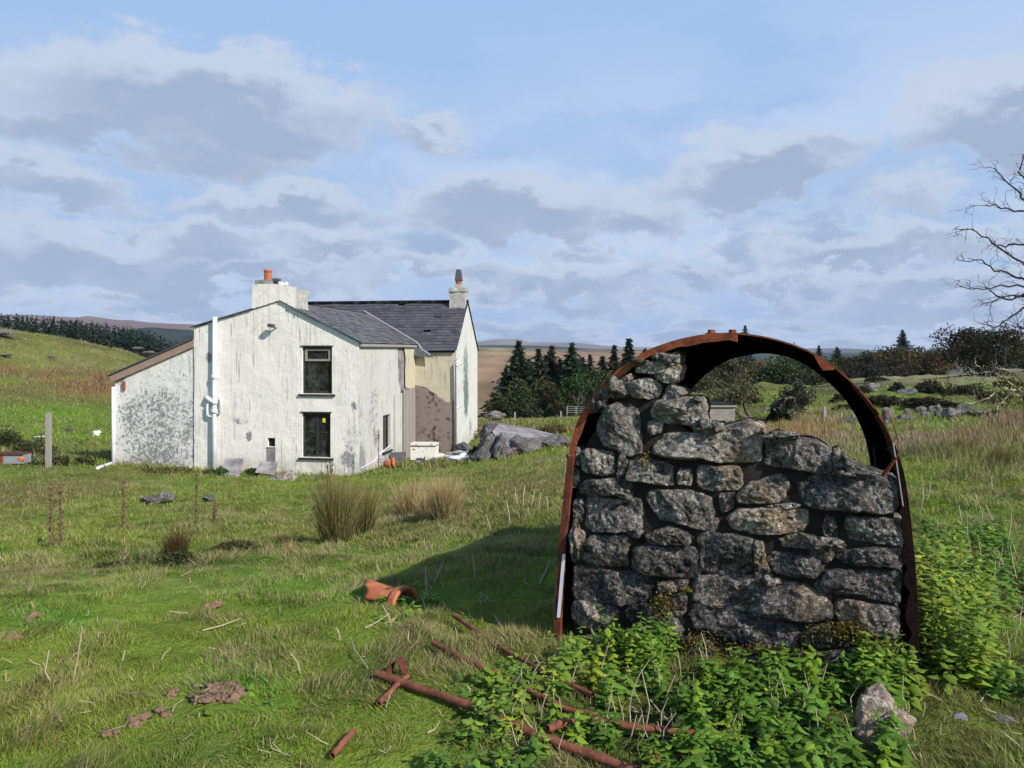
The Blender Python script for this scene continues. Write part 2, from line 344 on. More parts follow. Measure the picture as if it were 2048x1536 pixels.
def H(x, y):
    x = np.asarray(x, float); y = np.asarray(y, float); h = base_h(x, y)
    h = h + (.05 * fbm2(x, y, 1.1, 3, 3) + .024 * fbm2(x, y, 3.7, 2, 5)) * np.clip(y / 3, 0, 1)
    far = np.clip((y - 8) / 20, 0, 1)
    h = h + .10 * fbm2(x, y, .28, 3, 9) * far
    px = 1024 + F * x / np.maximum(y, .6)
    # hummocky scrub on the right middle distance
    rt = np.clip((px - 1250) / 150, 0, 1) * np.clip((y - 34) / 10, 0, 1) * np.clip((150 - y) / 20, 0, 1)
    h = h + rt * (.75 * np.maximum(fbm2(x, y * 1.5, .16, 3, 21), -.25) + .15 * fbm2(x, y, .6, 2, 4))
    lf = np.clip((700 - px) / 200, 0, 1) * np.clip((y - 40) / 15, 0, 1) * np.clip((160 - y) / 30, 0, 1)
    h = h + lf * .5 * fbm2(x, y, .12, 3, 31)
    return h
def G(px, Y): x = (px - 1024) / F * Y; return np.array([x, Y, float(H(np.array([x]), np.array([Y]))[0])])
def GP(px, py, lo=2.2, hi=160, dz=0.):
    """ground point seen at a photograph pixel (first hit)"""
    Y = np.exp(np.linspace(math.log(lo), math.log(hi), 1500)); x = (px - 1024) / F * Y
    q = HZ + (CAMZ - H(x, Y) - dz) / Y * F
    k = np.argmax(q <= py); return np.array([x[k], Y[k], H(x[k:k + 1], Y[k:k + 1])[0]])

# ---- ground colour (real vegetation patches)
def gauss(px, py, cx, cy, rx, ry): return np.exp(-((px - cx) / rx) ** 2 - ((py - cy) / ry) ** 2)
GREEN = np.array([.18, .245, .038]); GREEN2 = np.array([.125, .235, .028]); STRAW = np.array([.30, .255, .125]); OLIVE = np.array([.16, .165, .055])
DARKG = np.array([.045, .075, .02]); RED = np.array([.27, .145, .08]); MOOR = np.array([.28, .18, .105]); MOORB = np.array([.13, .085, .05]); HEATH = np.array([.10, .075, .04])
def gcol(x, y, z):
    yy = np.maximum(y, .6); px, py = proj(x, yy, z)
    n = fbm2(x, y, .55, 4, 51); n2 = fbm2(x, y, 2.6, 3, 61); n3 = fbm2(x, y, .13, 3, 71)
    def L(a, b, t): t = np.clip(t, 0, 1)[..., None]; return a * (1 - t) + b * t
    c = L(np.broadcast_to(GREEN, x.shape + (3,)), GREEN2, n * 1.2 + .4)
    c = L(c, STRAW, (n2 * .6 + n * .6 - .02) * .8)
    c = L(c, np.array([.07, .10, .022]), np.clip(fbm2(x, y, 1.4, 3, 141) * 1.5 - .25, 0, 1) * .7)
    c = L(c, OLIVE, (n3 * 1.1 + .15))
    lh = np.clip((700 - px) / 250, 0, 1) * np.clip((y - 42) / 14, 0, 1)          # left hillside, rough pasture
    c = L(c, L(L(np.broadcast_to(np.array([.20, .17, .065]), x.shape + (3,)), OLIVE, n3 * 1.4 + .5), STRAW, fbm2(x, y, .5, 3, 5) * .9), lh * (.55 + .5 * n3))
    c = L(c, HEATH, lh * np.clip(fbm2(x, y, .11, 3, 15) * 2.2 - .3, 0, 1) * .75)
    c = L(c, RED, (gauss(px, py, 190, 775, 75, 22) + gauss(px, py, 90, 745, 70, 10) * .6 + gauss(px, py, 5, 735, 30, 14) * .6) * (.75 + .5 * n2))
    c = L(c, GREEN2 * 1.05, gauss(px, py, 120, 830, 170, 30) * .85)
    rt = np.clip((px - 1250) / 150, 0, 1) * np.clip((y - 30) / 8, 0, 1)
    c = L(c, DARKG, rt * np.clip(fbm2(x, y * 1.5, .16, 3, 21) * -2.2 + .35, 0, 1) * .9)
    c = L(c, np.array([.045, .06, .05]), np.clip((px - 1250) / 100, 0, 1) * np.clip((y - 150) / 60, 0, 1))
    c = L(c, np.array([.30, .22, .12]), np.clip(gauss(px, py, 1700, 886, 230, 13) * .7 + gauss(px, py, 1950, 872, 150, 20) * .7 + gauss(px, py, 1660, 840, 60, 22) * .7, 0, 1) * (.7 + .6 * n))
    c = L(c, GREEN2 * 1.15, gauss(px, py, 1880, 845, 90, 14) * .8)
    c = L(c, np.array([.27, .235, .17]), gauss(px, py, 1850, 757, 260, 9) * .75 * (y > 60) + gauss(px, py, 1990, 735, 90, 14) * (y > 60) * .7)
    mo = np.clip((y - 120) / 60, 0, 1) * np.clip((px - 800) / 80, 0, 1) * np.clip((1500 - px) / 120, 0, 1)
    mt = fbm(np.stack([x * .006, y * .0022, x * 0 + .2], -1), 5, 81)
    mc = L(np.broadcast_to(MOOR, x.shape + (3,)), MOORB, mt * 1.3 + .25)
    mc = L(mc, np.array([.30, .225, .11]), np.clip(fbm(np.stack([x * .004, y * .0012, x * 0 + 4.2], -1), 4, 91) * 1.6 - .1, 0, 1) * .8)
    mc = L(mc, np.array([.10, .125, .045]), gauss(py, py, 806, 806, 12, 12) * .35)
    mc = mc * (1 + .35 * fbm(np.stack([x * .03, y * .008, x * 0 + 9.2], -1), 4, 95))[..., None]
    c = L(c, mc, mo)
    fl = np.clip((y - 160) / 60, 0, 1) * np.clip((800 - px) / 80, 0, 1)
    c = L(c, np.array([.25, .18, .09]), fl)
    # bushy brown bank behind the house and rushy dips
    c = L(c, np.array([.17, .105, .045]), gauss(px, py, 1080, 862, 110, 12) * (y > 32) * (.7 + .6 * n2))
    c = L(c, DARKG * 1.2, gauss(px, py, 330, 1118, 190, 26) * .9 + gauss(px, py, 90, 920, 110, 22) * .7)
    c = L(c, STRAW * .8, (gauss(px, py, 80, 1150, 160, 22) + gauss(px, py, 620, 1040, 80, 14) * .5 + gauss(px, py, 130, 1400, 200, 60) * .55) * (.6 + .5 * n2))
    c = L(c, GREEN2 * np.array([.8, 1.15, 1.]), (gauss(px, py, 110, 1235, 110, 22) + gauss(px, py, 480, 1370, 90, 40)+ gauss(px, py, 620, 1180, 200, 30)*.5) * .85)
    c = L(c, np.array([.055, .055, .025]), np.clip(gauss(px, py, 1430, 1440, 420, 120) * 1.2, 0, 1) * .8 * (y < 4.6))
    return np.clip(c, .004, 1)

def build_ground():
    ang = np.concatenate([np.linspace(-180, -44, 60, endpoint=False), np.linspace(-44, 44, 620, endpoint=False), np.linspace(44, 180, 61)[:-1]])
    ang = np.radians(ang); R = np.exp(np.linspace(math.log(.35), math.log(9000), 470)); R = np.concatenate([[.02], R])
    A, RR = np.meshgrid(ang, R); x = RR * np.sin(A); y = RR * np.cos(A); z = H(x, y)
    z = z - np.where(y < .35 * RR, .0, 0)
    n, m = x.shape; idx = np.arange(n * m).reshape(n, m)
    a = idx[:-1, :]; b = idx[1:, :]; a2 = np.roll(a, -1, 1); b2 = np.roll(b, -1, 1)
    f = np.stack([a, a2, b2, b], -1).reshape(-1, 4)
    c = gcol(x, y, z).reshape(-1, 3)
    def fn(b_, s):
        p = b_.pos(); col = b_.new('ShaderNodeAttribute', attribute_name='col').outputs['Color']
        n1 = b_.noise(p, 3.5, 6, .7); n2 = b_.noise(p, 38, 4, .7); n3 = b_.noise(p, .5, 6, .7)
        f1 = b_.mix(n1, (.45, .45, .45, 1), (1.5, 1.5, 1.45, 1)); f2 = b_.mix(n2, (.5, .5, .5, 1), (1.45, 1.45, 1.4, 1)); f3 = b_.mix(n3, (.6, .6, .62, 1), (1.4, 1.4, 1.35, 1))
        col = b_.mix(1, b_.mix(1, b_.mix(1, col, f1, 'MULTIPLY'), f2, 'MULTIPLY'), f3, 'MULTIPLY')
        b_.put(s.inputs['Normal'], b_.bump(b_.m('ADD', b_.m('MULTIPLY', n1, 1.5), b_.m('MULTIPLY', n2, .3)), .9, .12)); return col
    mat = material('rough pasture', fn, 1, .05)
    o = obj('ground', np.stack([x, y, z], -1).reshape(-1, 3), f, mat, smooth=True, colors=c, loc=(0, 0, 0)); o['kind'] = 'structure'
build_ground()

# ---- far hills
def hills(name, label, prof, Y0, depth, col, colb, noise_s):
    px = np.linspace(prof[0][0], prof[-1][0], 160); py = np.interp(px, [p[0] for p in prof], [p[1] for p in prof])
    py = py + .6 * np.interp(px, px, np.convolve(rng.standard_normal(160), np.ones(5) / 5, 'same'))
    t = np.linspace(0, 1, 26); V = []
    for tt in t:
        Y = Y0 + depth * tt * 2; zr = CAMZ - (py - HZ) / F * (Y0 + depth); k = math.sin(math.pi * tt) ** .8
        zb = CAMZ - (706 - HZ) / F * Y - 30
        x = (px - 1024) / F * (Y0 + depth * (.3 + .7 * tt) * 1.4)
        x = (px - 1024) / F * Y
        V.append(np.stack([x, x * 0 + Y, zb * (1 - k) + zr * k + 6 * fbm2(x, x * 0 + Y, .0015, 3, 2) * math.sin(math.pi * tt) * (tt < .45)], -1))
    V = np.array(V); idx = np.arange(V.shape[0] * V.shape[1]).reshape(V.shape[:2])
    f = np.stack([idx[:-1, :-1], idx[:-1, 1:], idx[1:, 1:], idx[1:, :-1]], -1).reshape(-1, 4)
    mat = material(name + ' cover', lambda b, s: b.mix(b.sm(b.noise(b.vm('MULTIPLY', b.pos(), (1, .35, 2)), noise_s, 6, .6), .4, .6), col, colb), 1, 0)
    o = obj(name, V.reshape(-1, 3), f, mat, smooth=True, loc=(0, 0, 0)); o['kind'] = 'structure'
hills('hills', '', [(-700, 600), (-200, 622), (0, 630), (80, 631), (160, 636), (170, 633), (190, 634), (240, 641), (258, 640), (300, 646), (385, 650), (450, 656), (560, 680), (700, 705)], 2600, 900, (.13, .085, .075, 1), (.19, .13, .10, 1), .002)
hills('hills', '', [(100, 700), (240, 664), (300, 657), (370, 662), (420, 668), (520, 690), (600, 705)], 1500, 300, (.018, .028, .022, 1), (.03, .04, .03, 1), .01)
hills('hills', '', [(700, 700), (930, 688), (960, 683), (1000, 679), (1040, 678.5), (1060, 685), (1120, 685), (1160, 686), (1200, 691), (1260, 694), (1330, 695), (1600, 702)], 6200, 1500, (.15, .115, .09, 1), (.22, .17, .12, 1), .001)
hills('hills', '', [(800, 704), (950, 691), (1000, 690), (1080, 692), (1140, 695), (1200, 699), (1330, 700), (1500, 704)], 3200, 500, (.022, .032, .03, 1), (.035, .045, .035, 1), .006)
hills('hills', '', [(1400, 700), (1560, 696), (1650, 697), (1720, 698), (1790, 704), (1850, 712), (2048, 705), (2300, 690), (2700, 700)], 4200, 900, (.075, .075, .065, 1), (.12, .11, .08, 1), .002)

# ------------------------------------------------------------------ foliage helpers
def rot_basis(n):
    d = rng.standard_normal((n, 3)); d /= np.linalg.norm(d, axis=1)[:, None]
    e = rng.standard_normal((n, 3)); e -= (e * d).sum(1)[:, None] * d; e /= np.linalg.norm(e, axis=1)[:, None]
    return d, e
def cards(c, size, d=None, e=None, aspect=.6):
    n = len(c); size = np.broadcast_to(np.asarray(size, float), (n,))[:, None]
    if d is None: d, e = rot_basis(n)
    v = np.stack([c - d * size, c - e * size * aspect, c + d * size, c + e * size * aspect], 1)
    return v.reshape(-1, 3), np.arange(4 * n).reshape(n, 4)
def leafobj(name, c, size, base, var=.25, parent=None, d=None, e=None, aspect=.6, extra=None, mat=None, **kw):
    v, f = cards(c, size, d, e, aspect); n = len(c)
    base = np.broadcast_to(np.asarray(base, float), (n, 3)) * (1.35 if name == 'crown' else 1.); k = np.clip(1 + var * rng.standard_normal((n, 1)), .35, 2.)
    col = base * k; col = np.repeat(col, 4, 0)
    return obj(name, v, f, mat or M['leaf'], parent, colors=col, **kw)

def conifer(px, Y, top_py, wid_px, base_py=None, label='', group=None, col=(.018, .034, .016), dens=1.0, name='conifer_tree', low=0.02, cat='conifer'):
    b = G(px, Y) if base_py is None else P(px, base_py, Y)
    top = P(px, top_py, Y)[2]; h = top - b[2]; R = wid_px * .98 / F * Y
    t = thing(name, label, cat, b, group)
    MB().tube([b + [0, 0, -.3], b + [0, 0, h * .5], b + [0, 0, h * .98]], [h * .022, h * .013, .01], 6).build('trunk', M['bark'], t)
    C = []; D = []; E = []; S = []
    nl = int(26 + h * 2)
    for i in range(nl):
        q = i / (nl - 1); zz = low + (1 - low) * q; z = b[2] + h * zz
        L0 = R * (1 - zz) ** .85 * (0.75 + .25 * math.sin(i * 1.7)) + .12
        nb = int(7 + 12 * (1 - q) * dens)
        a0 = rng.uniform(0, 6.3)
        for k in range(nb):
            a = a0 + 6.283 * k / nb + rng.normal(0, .25); L = L0 * rng.uniform(.55, 1.15)
            dr = np.array([math.cos(a), math.sin(a), 0]); m = max(3, int(L / (h * .017)))
            s = (np.arange(m) + rng.uniform(0, 1, m)) / m
            pts = np.array([b[0], b[1], z]) + dr * (s * L)[:, None] + np.array([0, 0, 1]) * (-.28 * L * s + .16 * L * s ** 3)[:, None] + rng.normal(0, h * .006, (m, 3))
            dd = dr + rng.normal(0, .35, (m, 3)); dd[:, 2] -= .25; dd /= np.linalg.norm(dd, axis=1)[:, None]
            ee = np.cross(dd, [0, 0, 1.]) + rng.normal(0, .45, (m, 3)); ee /= np.linalg.norm(ee, axis=1)[:, None]
            C.append(pts); D.append(dd); E.append(ee); S.append(np.full(m, h * .046) * rng.uniform(.6, 1.2, m))
    C = np.concatenate(C); D = np.concatenate(D); E = np.concatenate(E); S = np.concatenate(S)
    leafobj('crown', C, S, col, .35, t, D, E, .42)
    return t

def tree_skeleton(b, h, lean, nlimb, spread, seed, r0, depth=3, up=.5):
    r = np.random.default_rng(seed); mb = MB(); tips = []
    def grow(p, d, L, rad, lev):
        n = 5; pts = [p]; rr = [rad]
        for i in range(n):
            d = d + r.normal(0, .16, 3) + np.array([0, 0, .04 * up]); d = d / np.linalg.norm(d)
            pts.append(pts[-1] + d * L / n); rr.append(rad * (1 - .6 * (i + 1) / n))
            if lev < depth and i >= 1:
                for _ in range(1 if lev else 2):
                    s = d + r.normal(0, .65, 3); s /= np.linalg.norm(s)
                    grow(pts[-1], s, L * r.uniform(.45, .7), rr[-1] * .6, lev + 1)
            if lev >= 1: tips.append(pts[-1])
        mb.tube(pts, rr, 5 if lev else 7)
    for k in range(nlimb):
        a = 6.283 * k / nlimb + r.uniform(0, .8)
        d = np.array([math.cos(a) * spread, math.sin(a) * spread, 1]) + np.array(lean); d /= np.linalg.norm(d)
        grow(np.array(b) + np.array([0, 0, -.15]), d, h * .6, r0, 0)
    return mb, np.array(tips)

def broadleaf(px, Y, top_py, wid_px, base_py=None, label='', group=None, cols=((.05, .07, .02),), name='broadleaf_tree', cat='tree', n=3500, lobes=14, low=.25, leaf=None, bark='bark', shear=0, seed=1, flat=1.0):
    b = G(px, Y) if base_py is None else P(px, base_py, Y)
    h = P(px, top_py, Y)[2] - b[2]; R = wid_px / 2 / F * Y; r = np.random.default_rng(seed)
    t = thing(name, label, cat, b, group)
    mb, _ = tree_skeleton(b, h, (shear, 0, 0), 3, .35, seed, h * .022 + .03, 2); mb.build('trunk', M[bark], t)
    C = []; K = []
    cz0 = b[2] + h * (low + (1 - low) * .5); hz = h * (1 - low) / 2
    for i in range(lobes):
        while True:
            q = r.uniform(-1, 1, 3)
            if (q ** 2).sum() < 1: break
        q[2] = q[2] * .9
        lc = np.array([b[0], b[1], cz0]) + q * [R * .72, R * .6, hz * .7]; lc[0] += shear * (lc[2] - b[2])
        lr = r.uniform(.26, .5) * min(R, hz * 1.2); m = n // lobes
        d = r.standard_normal((m, 3)); d /= np.linalg.norm(d, axis=1)[:, None]
        rad = lr * (r.uniform(.25, 1, m) ** .45) * (1 + .35 * fbm(d * 2.2 + i * 5, 2, 3))
        p = lc + d * rad[:, None] * [1.15, 1, .8 * flat]
        keep = (fbm(p * (2.2 / max(lr, .5)), 2, seed) > -.42) & (p[:, 2] > b[2] + .05 * h); p = p[keep]; C.append(p)
        cb = np.array(cols[r.integers(len(cols))]); K.append(np.broadcast_to(cb, (len(p), 3)))
    C = np.concatenate(C); K = np.concatenate(K)
    zl, zh = np.percentile(C[:, 2], [1.5, 98.5]); xl, xh = np.percentile(C[:, 0], [2, 98]); zb = b[2] + h * low * .8
    C[:, 2] = zb + (C[:, 2] - zl) / (zh - zl) * (b[2] + h - zb); C[:, 0] = b[0] + shear * h * .5 + ((C[:, 0] - xl) / (xh - xl) - .5) * 2 * R
    leafobj('crown', C, (leaf or h * .018) * r.uniform(.6, 1.3, len(C)), K, .35, t)
    return t

def bush(px, py, Y, wid_px, hpx, label, cols, n=1500, name='bush', cat='bush', group=None, seed=1, leaf=None):
    b = P(px, py, Y); b[2] = H(b[0:1], b[1:2])[0] - .05; R = wid_px / 2 / F * Y; h = hpx / F * Y; r = np.random.default_rng(seed)
    d = r.standard_normal((n, 3)); d[:, 2] = abs(d[:, 2]); d /= np.linalg.norm(d, axis=1)[:, None]
    rad = (r.uniform(.1, 1, n) ** .4) * (1 + .4 * fbm(d * 2 + seed, 2, seed))
    p = b + d * rad[:, None] * [R, R * .7, h]
    ci = r.integers(len(cols), size=n); K = np.array(cols)[ci]
    return setp(leafobj(name, p, (leaf or max(h * .05, .02)) * r.uniform(.6, 1.4, n), K, .3, loc=tuple(b)), label, cat, group)

# ------------------------------------------------------------------ FARMHOUSE
HO = np.array([-5.4, 26.5, 0.]); HA = np.array([.989, -.15, 0]); HB = np.array([.15, .989, 0])
def HP(u, v, z): return HO + HA * u + HB * v + np.array([0, 0, z])
GZ = -3.3
def render_mat(name, base, flake, spots, dens, thr, streak=.35, axis='A', rough_dark=None, fscale=5.5, stain=(.50, .46, .36, 1)):
    """painted render; spots = (s, z, rs, rz, amp) where the paint has flaked to grey"""
    def fn(b, s):
        p = b.pos(); q = b.vm('SUBTRACT', p, tuple(HO)); uu = b.vm('DOT_PRODUCT', q, tuple(HA if axis == 'A' else HB)); z = b.sep(p)[2]
        flat = b.comb(uu, 0, z)
        acc = dens
        for (cs, cz, rs, rz, am) in spots:
            d = b.vm('LENGTH', b.vm('MULTIPLY', b.vm('SUBTRACT', flat, (cs, 0, cz)), (1 / rs, 0, 1 / rz)))
            v = b.m('MULTIPLY', b.sm(d, 1.25, .2), am); acc = b.m('ADD', acc, v)
        n = b.m('ADD', b.m('MULTIPLY', b.noise(b.vm('MULTIPLY', p, (1, 1, .9)), fscale, 8, .74, .5), .62), b.m('MULTIPLY', b.noise(b.vm('MULTIPLY', p, (1.1, 1.1, .8)), fscale * 3.1, 6, .7, .6), .38))
        big = b.noise(p, 1.1, 4)
        k = b.m('ADD', n, acc); mask = b.sm(k, thr, thr + .02)
        st = b.noise(b.vm('MULTIPLY', p, (3.2, 3.2, .22)), 2.2, 5, .7)
        c = b.mix(b.m('MULTIPLY', b.sm(st, .5, .75), streak), base, stain)
        c = b.mix(b.m('MULTIPLY', b.sm(big, .5, .75), .25), c, (.60, .58, .50, 1))
        c = b.mix(b.m('MULTIPLY', b.sm(z, -1.9, -2.9), b.m('MULTIPLY', b.sm(b.noise(p, 3, 5), .35, .6), .55)), c, (.34, .34, .26, 1))
        halo = b.m('MULTIPLY', b.sm(k, thr - .10, thr), .45); c = b.mix(halo, c, (.46, .46, .48, 1))
        fl = b.mix(b.noise(p, 9, 5, .7), flake, tuple(v * 1.35 for v in flake[:3]) + (1,))
        c = b.mix(b.m('MULTIPLY', b.m('MULTIPLY', b.sm(b.noise(b.vm('MULTIPLY', p, (9, 9, .35)), 1.7, 4, .7), .56, .68), b.sm(b.noise(p, .9, 3), .38, .55)), streak * 1.3), c, (.16, .155, .14, 1))
        c = b.mix(b.m('MULTIPLY', b.sm(b.noise(p, 26, 4, .7), .63, .68), .5), c, (.34, .33, .30, 1))
        c = b.mix(mask, c, fl)
        cr = b.m('MULTIPLY', b.sm(b.vor(b.vm('ADD', p, b.vm('SCALE', b.comb(n, big, n), None, .5)), .55, 'DISTANCE_TO_EDGE'), .006, .001), .4)
        c = b.mix(cr, c, (.25, .24, .22, 1))
        hh = b.m('ADD', b.m('MULTIPLY', mask, -.6), b.m('ADD', b.m('MULTIPLY', big, 4.), b.m('MULTIPLY', b.noise(p, 22, 5, .7), .7)))
        b.put(s.inputs['Normal'], b.bump(hh, .6, .03)); return c
    return material(name, fn, .92, .1)
def SZ(px, py, v=0.):   # photo pixel on the gable plane -> (u, z)
    k = (px - 1024) / F; o = HO + HB * v; u = (k * o[1] - o[0]) / (HA[0] - k * HA[1]); Y = o[1] + HA[1] * u
    return u, CAMZ - (py - HZ) / F * Y
def sp(px, py, rx, ry, am): u, z = SZ(px, py); return (u, z, rx * 27 / F, ry * 27 / F, am)
WHITE = (.74, .72, .65, 1); GREY = (.23, .22, .23, 1)
M['r_gable'] = render_mat('white flaking render', (.80, .762, .705, 1), GREY, [sp(418, 714, 12, 16, .30), sp(480, 842, 26, 14, .24), sp(497, 872, 10, 16, .33), sp(470, 880, 5, 30, .1), sp(702, 880, 26, 60, .20), sp(708, 812, 8, 14, .33), sp(690, 930, 26, 36, .18), sp(500, 790, 50, 22, .15), sp(392, 900, 6, 60, .12), sp(540, 935, 12, 12, .1), sp(610, 800, 20, 10, .1), sp(430, 900, 12, 40, .12)], .01, .735, .6)
M['r_lean'] = render_mat('badly flaked render', (.76, .74, .70, 1), (.20, .195, .205, 1), [sp(310, 870, 100, 90, .085), sp(325, 800, 80, 35, .05), sp(320, 925, 110, 40, .045), sp(255, 830, 26, 40, .06), sp(375, 840, 16, 70, .05), sp(235, 760, 20, 10, .12)], 0, .575, .35, fscale=8)
M['r_side'] = render_mat('side render', (.53, .515, .485, 1), GREY, [(.1, -.9, .25, 1.6, .16), (1.5, -.6, 1.2, 1.8, .15), (.35, -2.4, .5, .8, .25), (2.9, -2.7, 1.4, .6, .2), (1.9, -1.8, .6, .5, .14)], -.02, .66, .8, 'B')
M['r_cream'] = render_mat('cream render', (.52, .475, .36, 1), GREY, [], 0., .70, .7, stain=(.44, .38, .27, 1))
M['r_end'] = render_mat('gable end render', (.60, .60, .565, 1), (.13, .17, .165, 1), [(9.2, .4, .9, 2.4, .19), (9.3, -.8, .6, 1.0, .15), (10.2, -2.2, .5, .8, .16)], 0., .66, .4, 'B')
M['r_rough'] = material('exposed brown render', lambda b, s: (b.put(s.inputs['Normal'], b.bump(b.noise(b.pos(), 30, 5, .8), 1, .03)),
    b.mix(b.sm(b.noise(b.pos(), 2.5, 6, .75), .52, .62), b.mix(b.noise(b.pos(), 14, 5, .7), (.20, .155, .14, 1), (.33, .27, .25, 1)), (.075, .05, .045, 1)))[1], .95, .1)
M['r_chim'] = render_mat('chimney render', (.46, .445, .39, 1), (.20, .19, .165, 1), [], .04, .59, 1.0)

house = thing('farmhouse', 'derelict white rendered farmhouse with slate roofs and two chimneys', 'house', HP(-3, 0, -2.8))
def wall_poly(name, outer, holes, mat, parent, axis, const, flip=False, depth=.3, back=None):
    """outer/holes in (s,z); axis 'A': plane v=const; axis 'B': plane u=const. holes get reveals into the wall"""
    def W(s, z, d=0.): return HP(s, const + d, z) if axis == 'A' else HP(const - d, s, z)
    polys = [[Vector((s, z, 0)) for s, z in outer]] + [[Vector((s, z, 0)) for s, z in h] for h in holes]
    flatp = [Vector((p.x, p.y)) for pl in polys for p in pl]; edg = []; k0 = 0
    for pl in polys: edg += [(k0 + i, k0 + (i + 1) % len(pl)) for i in range(len(pl))]; k0 += len(pl)
    vo, _, fo, *_r = mgeo.delaunay_2d_cdt(flatp, edg, [], 2, 1e-5)
    if not len(fo): vo, _, fo, *_r = mgeo.delaunay_2d_cdt(flatp, edg, [], 1, 1e-5)
    ctr_ = lambda f: (sum(vo[i].x for i in f) / len(f), sum(vo[i].y for i in f) / len(f))
    def ins(q, pl):
        c_ = False; j = len(pl) - 1
        for i in range(len(pl)):
            xi, yi, xj, yj = pl[i][0], pl[i][1], pl[j][0], pl[j][1]
            if (yi > q[1]) != (yj > q[1]) and q[0] < (xj - xi) * (q[1] - yi) / (yj - yi) + xi: c_ = not c_
            j = i
        return c_
    fo = [f for f in fo if ins(ctr_(f), outer) and not any(ins(ctr_(f), h) for h in holes)]
    mb = MB(); mb.add([W(p.x, p.y) for p in vo], fo)
    for h in holes:
        n = len(h)
        mb.add([W(s, z) for s, z in h] + [W(s, z, depth) for s, z in h], [(i, (i + 1) % n, n + (i + 1) % n, n + i) for i in range(n)])
    return mb.build(name, mat, parent)
def rect(px0, py0, px1, py1, v=0.):
    u0, z0 = SZ(px0, py1, v); u1, z1 = SZ(px1, py0, v); return [(u0, z0), (u1, z0), (u1, z1), (u0, z1)]
def rough(pts, amp=.012, step=.35, seed=0):
    r = np.random.default_rng(seed); out = []
    for (a, b) in zip(pts, pts[1:] + pts[:1]):
        a = np.array(a); b = np.array(b); n = max(1, int(np.linalg.norm(b - a) / step)); out.append(tuple(a))
        for k in range(1, n): out.append(tuple(a + (b - a) * k / n + r.normal(0, amp, 2)))
    return out
w_up = rect(604, 693, 664, 787); w_lo = rect(604, 826, 661, 914); w_vent = rect(535, 876, 550, 893)
g_out = [(-6.3, GZ), (0, GZ), (0, 1.87), SZ(590, 617), (SZ(598, 575)[0], 3.0), (-2.95, 3.2), (-4.02, 3.08), (-6.3, 2.42)]
gwall = wall_poly('wall', rough([(-6.3, GZ), (0, GZ), (0, 1.87), (-2.39, 3.04), (-2.38, 3.85), (-2.8, 3.87), (-2.84, 3.96), (-3.4, 3.98), (-4.02, 3.96), (-4.04, 3.06), (-6.3, 2.42)], .008, .3), [w_up, w_lo, w_vent], M['r_gable'], house, 'A', 0.)
gwall['label'] = 'white gable wall with flaking grey patches'
# lean-to gable
lw = SZ(228, 755); lean = wall_poly('wall', [(lw[0], GZ), (-6.302, GZ), (-6.302, 1.72), (lw[0], lw[1] - .12)], [], M['r_lean'], house, 'A', .06); lean['label'] = 'lean-to wall with grey paint flaked off in blotches'
mb = MB(); mb.box(HP(lw[0] - .001, .06, GZ), HB * 4.2, HA * .02, (0, 0, lw[1] - .12 - GZ)); mb.build('wall', M['r_lean'], house)
# fascia and roof of lean-to
l0 = np.array([lw[0] - .12, lw[1] - .2]); l1 = np.array([-6.31, 1.72])
mb = MB(); a = HP(l0[0], -.03, l0[1]); bq = HP(l1[0], -.03, l1[1]); mb.box(a, bq - a, HB * .07, (0, 0, .27)); o = mb.build('fascia_board', M['fascia'], house)
mb = MB(); a = HP(l0[0] - .1, -.08, l0[1] + .25); bq = HP(l1[0], -.08, l1[1] + .275); mb.box(a, bq - a, HB * 4.4, (0, 0, .05)); mb.build('roof', M['slate_sheet'], house)['label'] = 'dark lean-to roof edge'
mb = MB().box(HP(l0[0] + .45, -.02, l0[1] - .26), HA * .12, HB * .06, (0, 0, .3)); mb.build('exposed_brick', M['brick'], house)
# side wall (right return) with window
def SV(px, py, u=0.):
    k = (px - 1024) / F; o = HO + HA * u; v = (k * o[1] - o[0]) / (HB[0] - k * HB[1]); return v, CAMZ - (py - HZ) / F * (o[1] + HB[1] * v)
v0, zt = SV(766, 833); v1, zb = SV(781, 903); ws = [(v0, -2.36), (v1, -2.36), (v1, -.95), (v0, -.95)]
wall_poly('wall', rough([(0, GZ), (4.75, GZ), (4.75, -.4), (4.9, -.1), (4.6, .4), (4.55, 1.3), (4.5, 1.87), (0, 1.87)], .004), [ws], M['r_side'], house, 'B', 0.)['label'] = 'side return wall, smooth and grimy towards the ground'
mb = MB(); mb.box(HP(-.2, 4.4, GZ), HA * .15, HB * 1.6, (0, 0, 5.1)); mb.build('exposed_masonry', M['concrete'], house)
wall_poly('wall', [(5.55, .05), (5.75, -.05), (7.1, -.2), (7.1, 1.83), (5.35, 1.83), (5.6, 1.2), (5.5, .7)], [], M['r_cream'], house, 'B', .02)
mb = MB(); mb.box(HP(-.24, 5.4, GZ), HA * .22, HB * 1.7, (0, 0, 3.3)); mb.build('exposed_masonry', M['r_rough'], house)
# boards over the scar
mb = MB(); mb.box(HP(.02, 4.0, -3.1), HA * .05, HB * .95, (0, 0, 2.9)); mb.build('white_board', M['r_side'], house)
mb = MB()
for k in range(7): mb.box(HP(.03 + .02 * (k % 2), 5.15 + k * .25, -3.1), HA * .05, HB * .24, (0, 0, 3.05 - .03 * (k % 3)))
mb.build('plank_door', M['old_wood'], house)
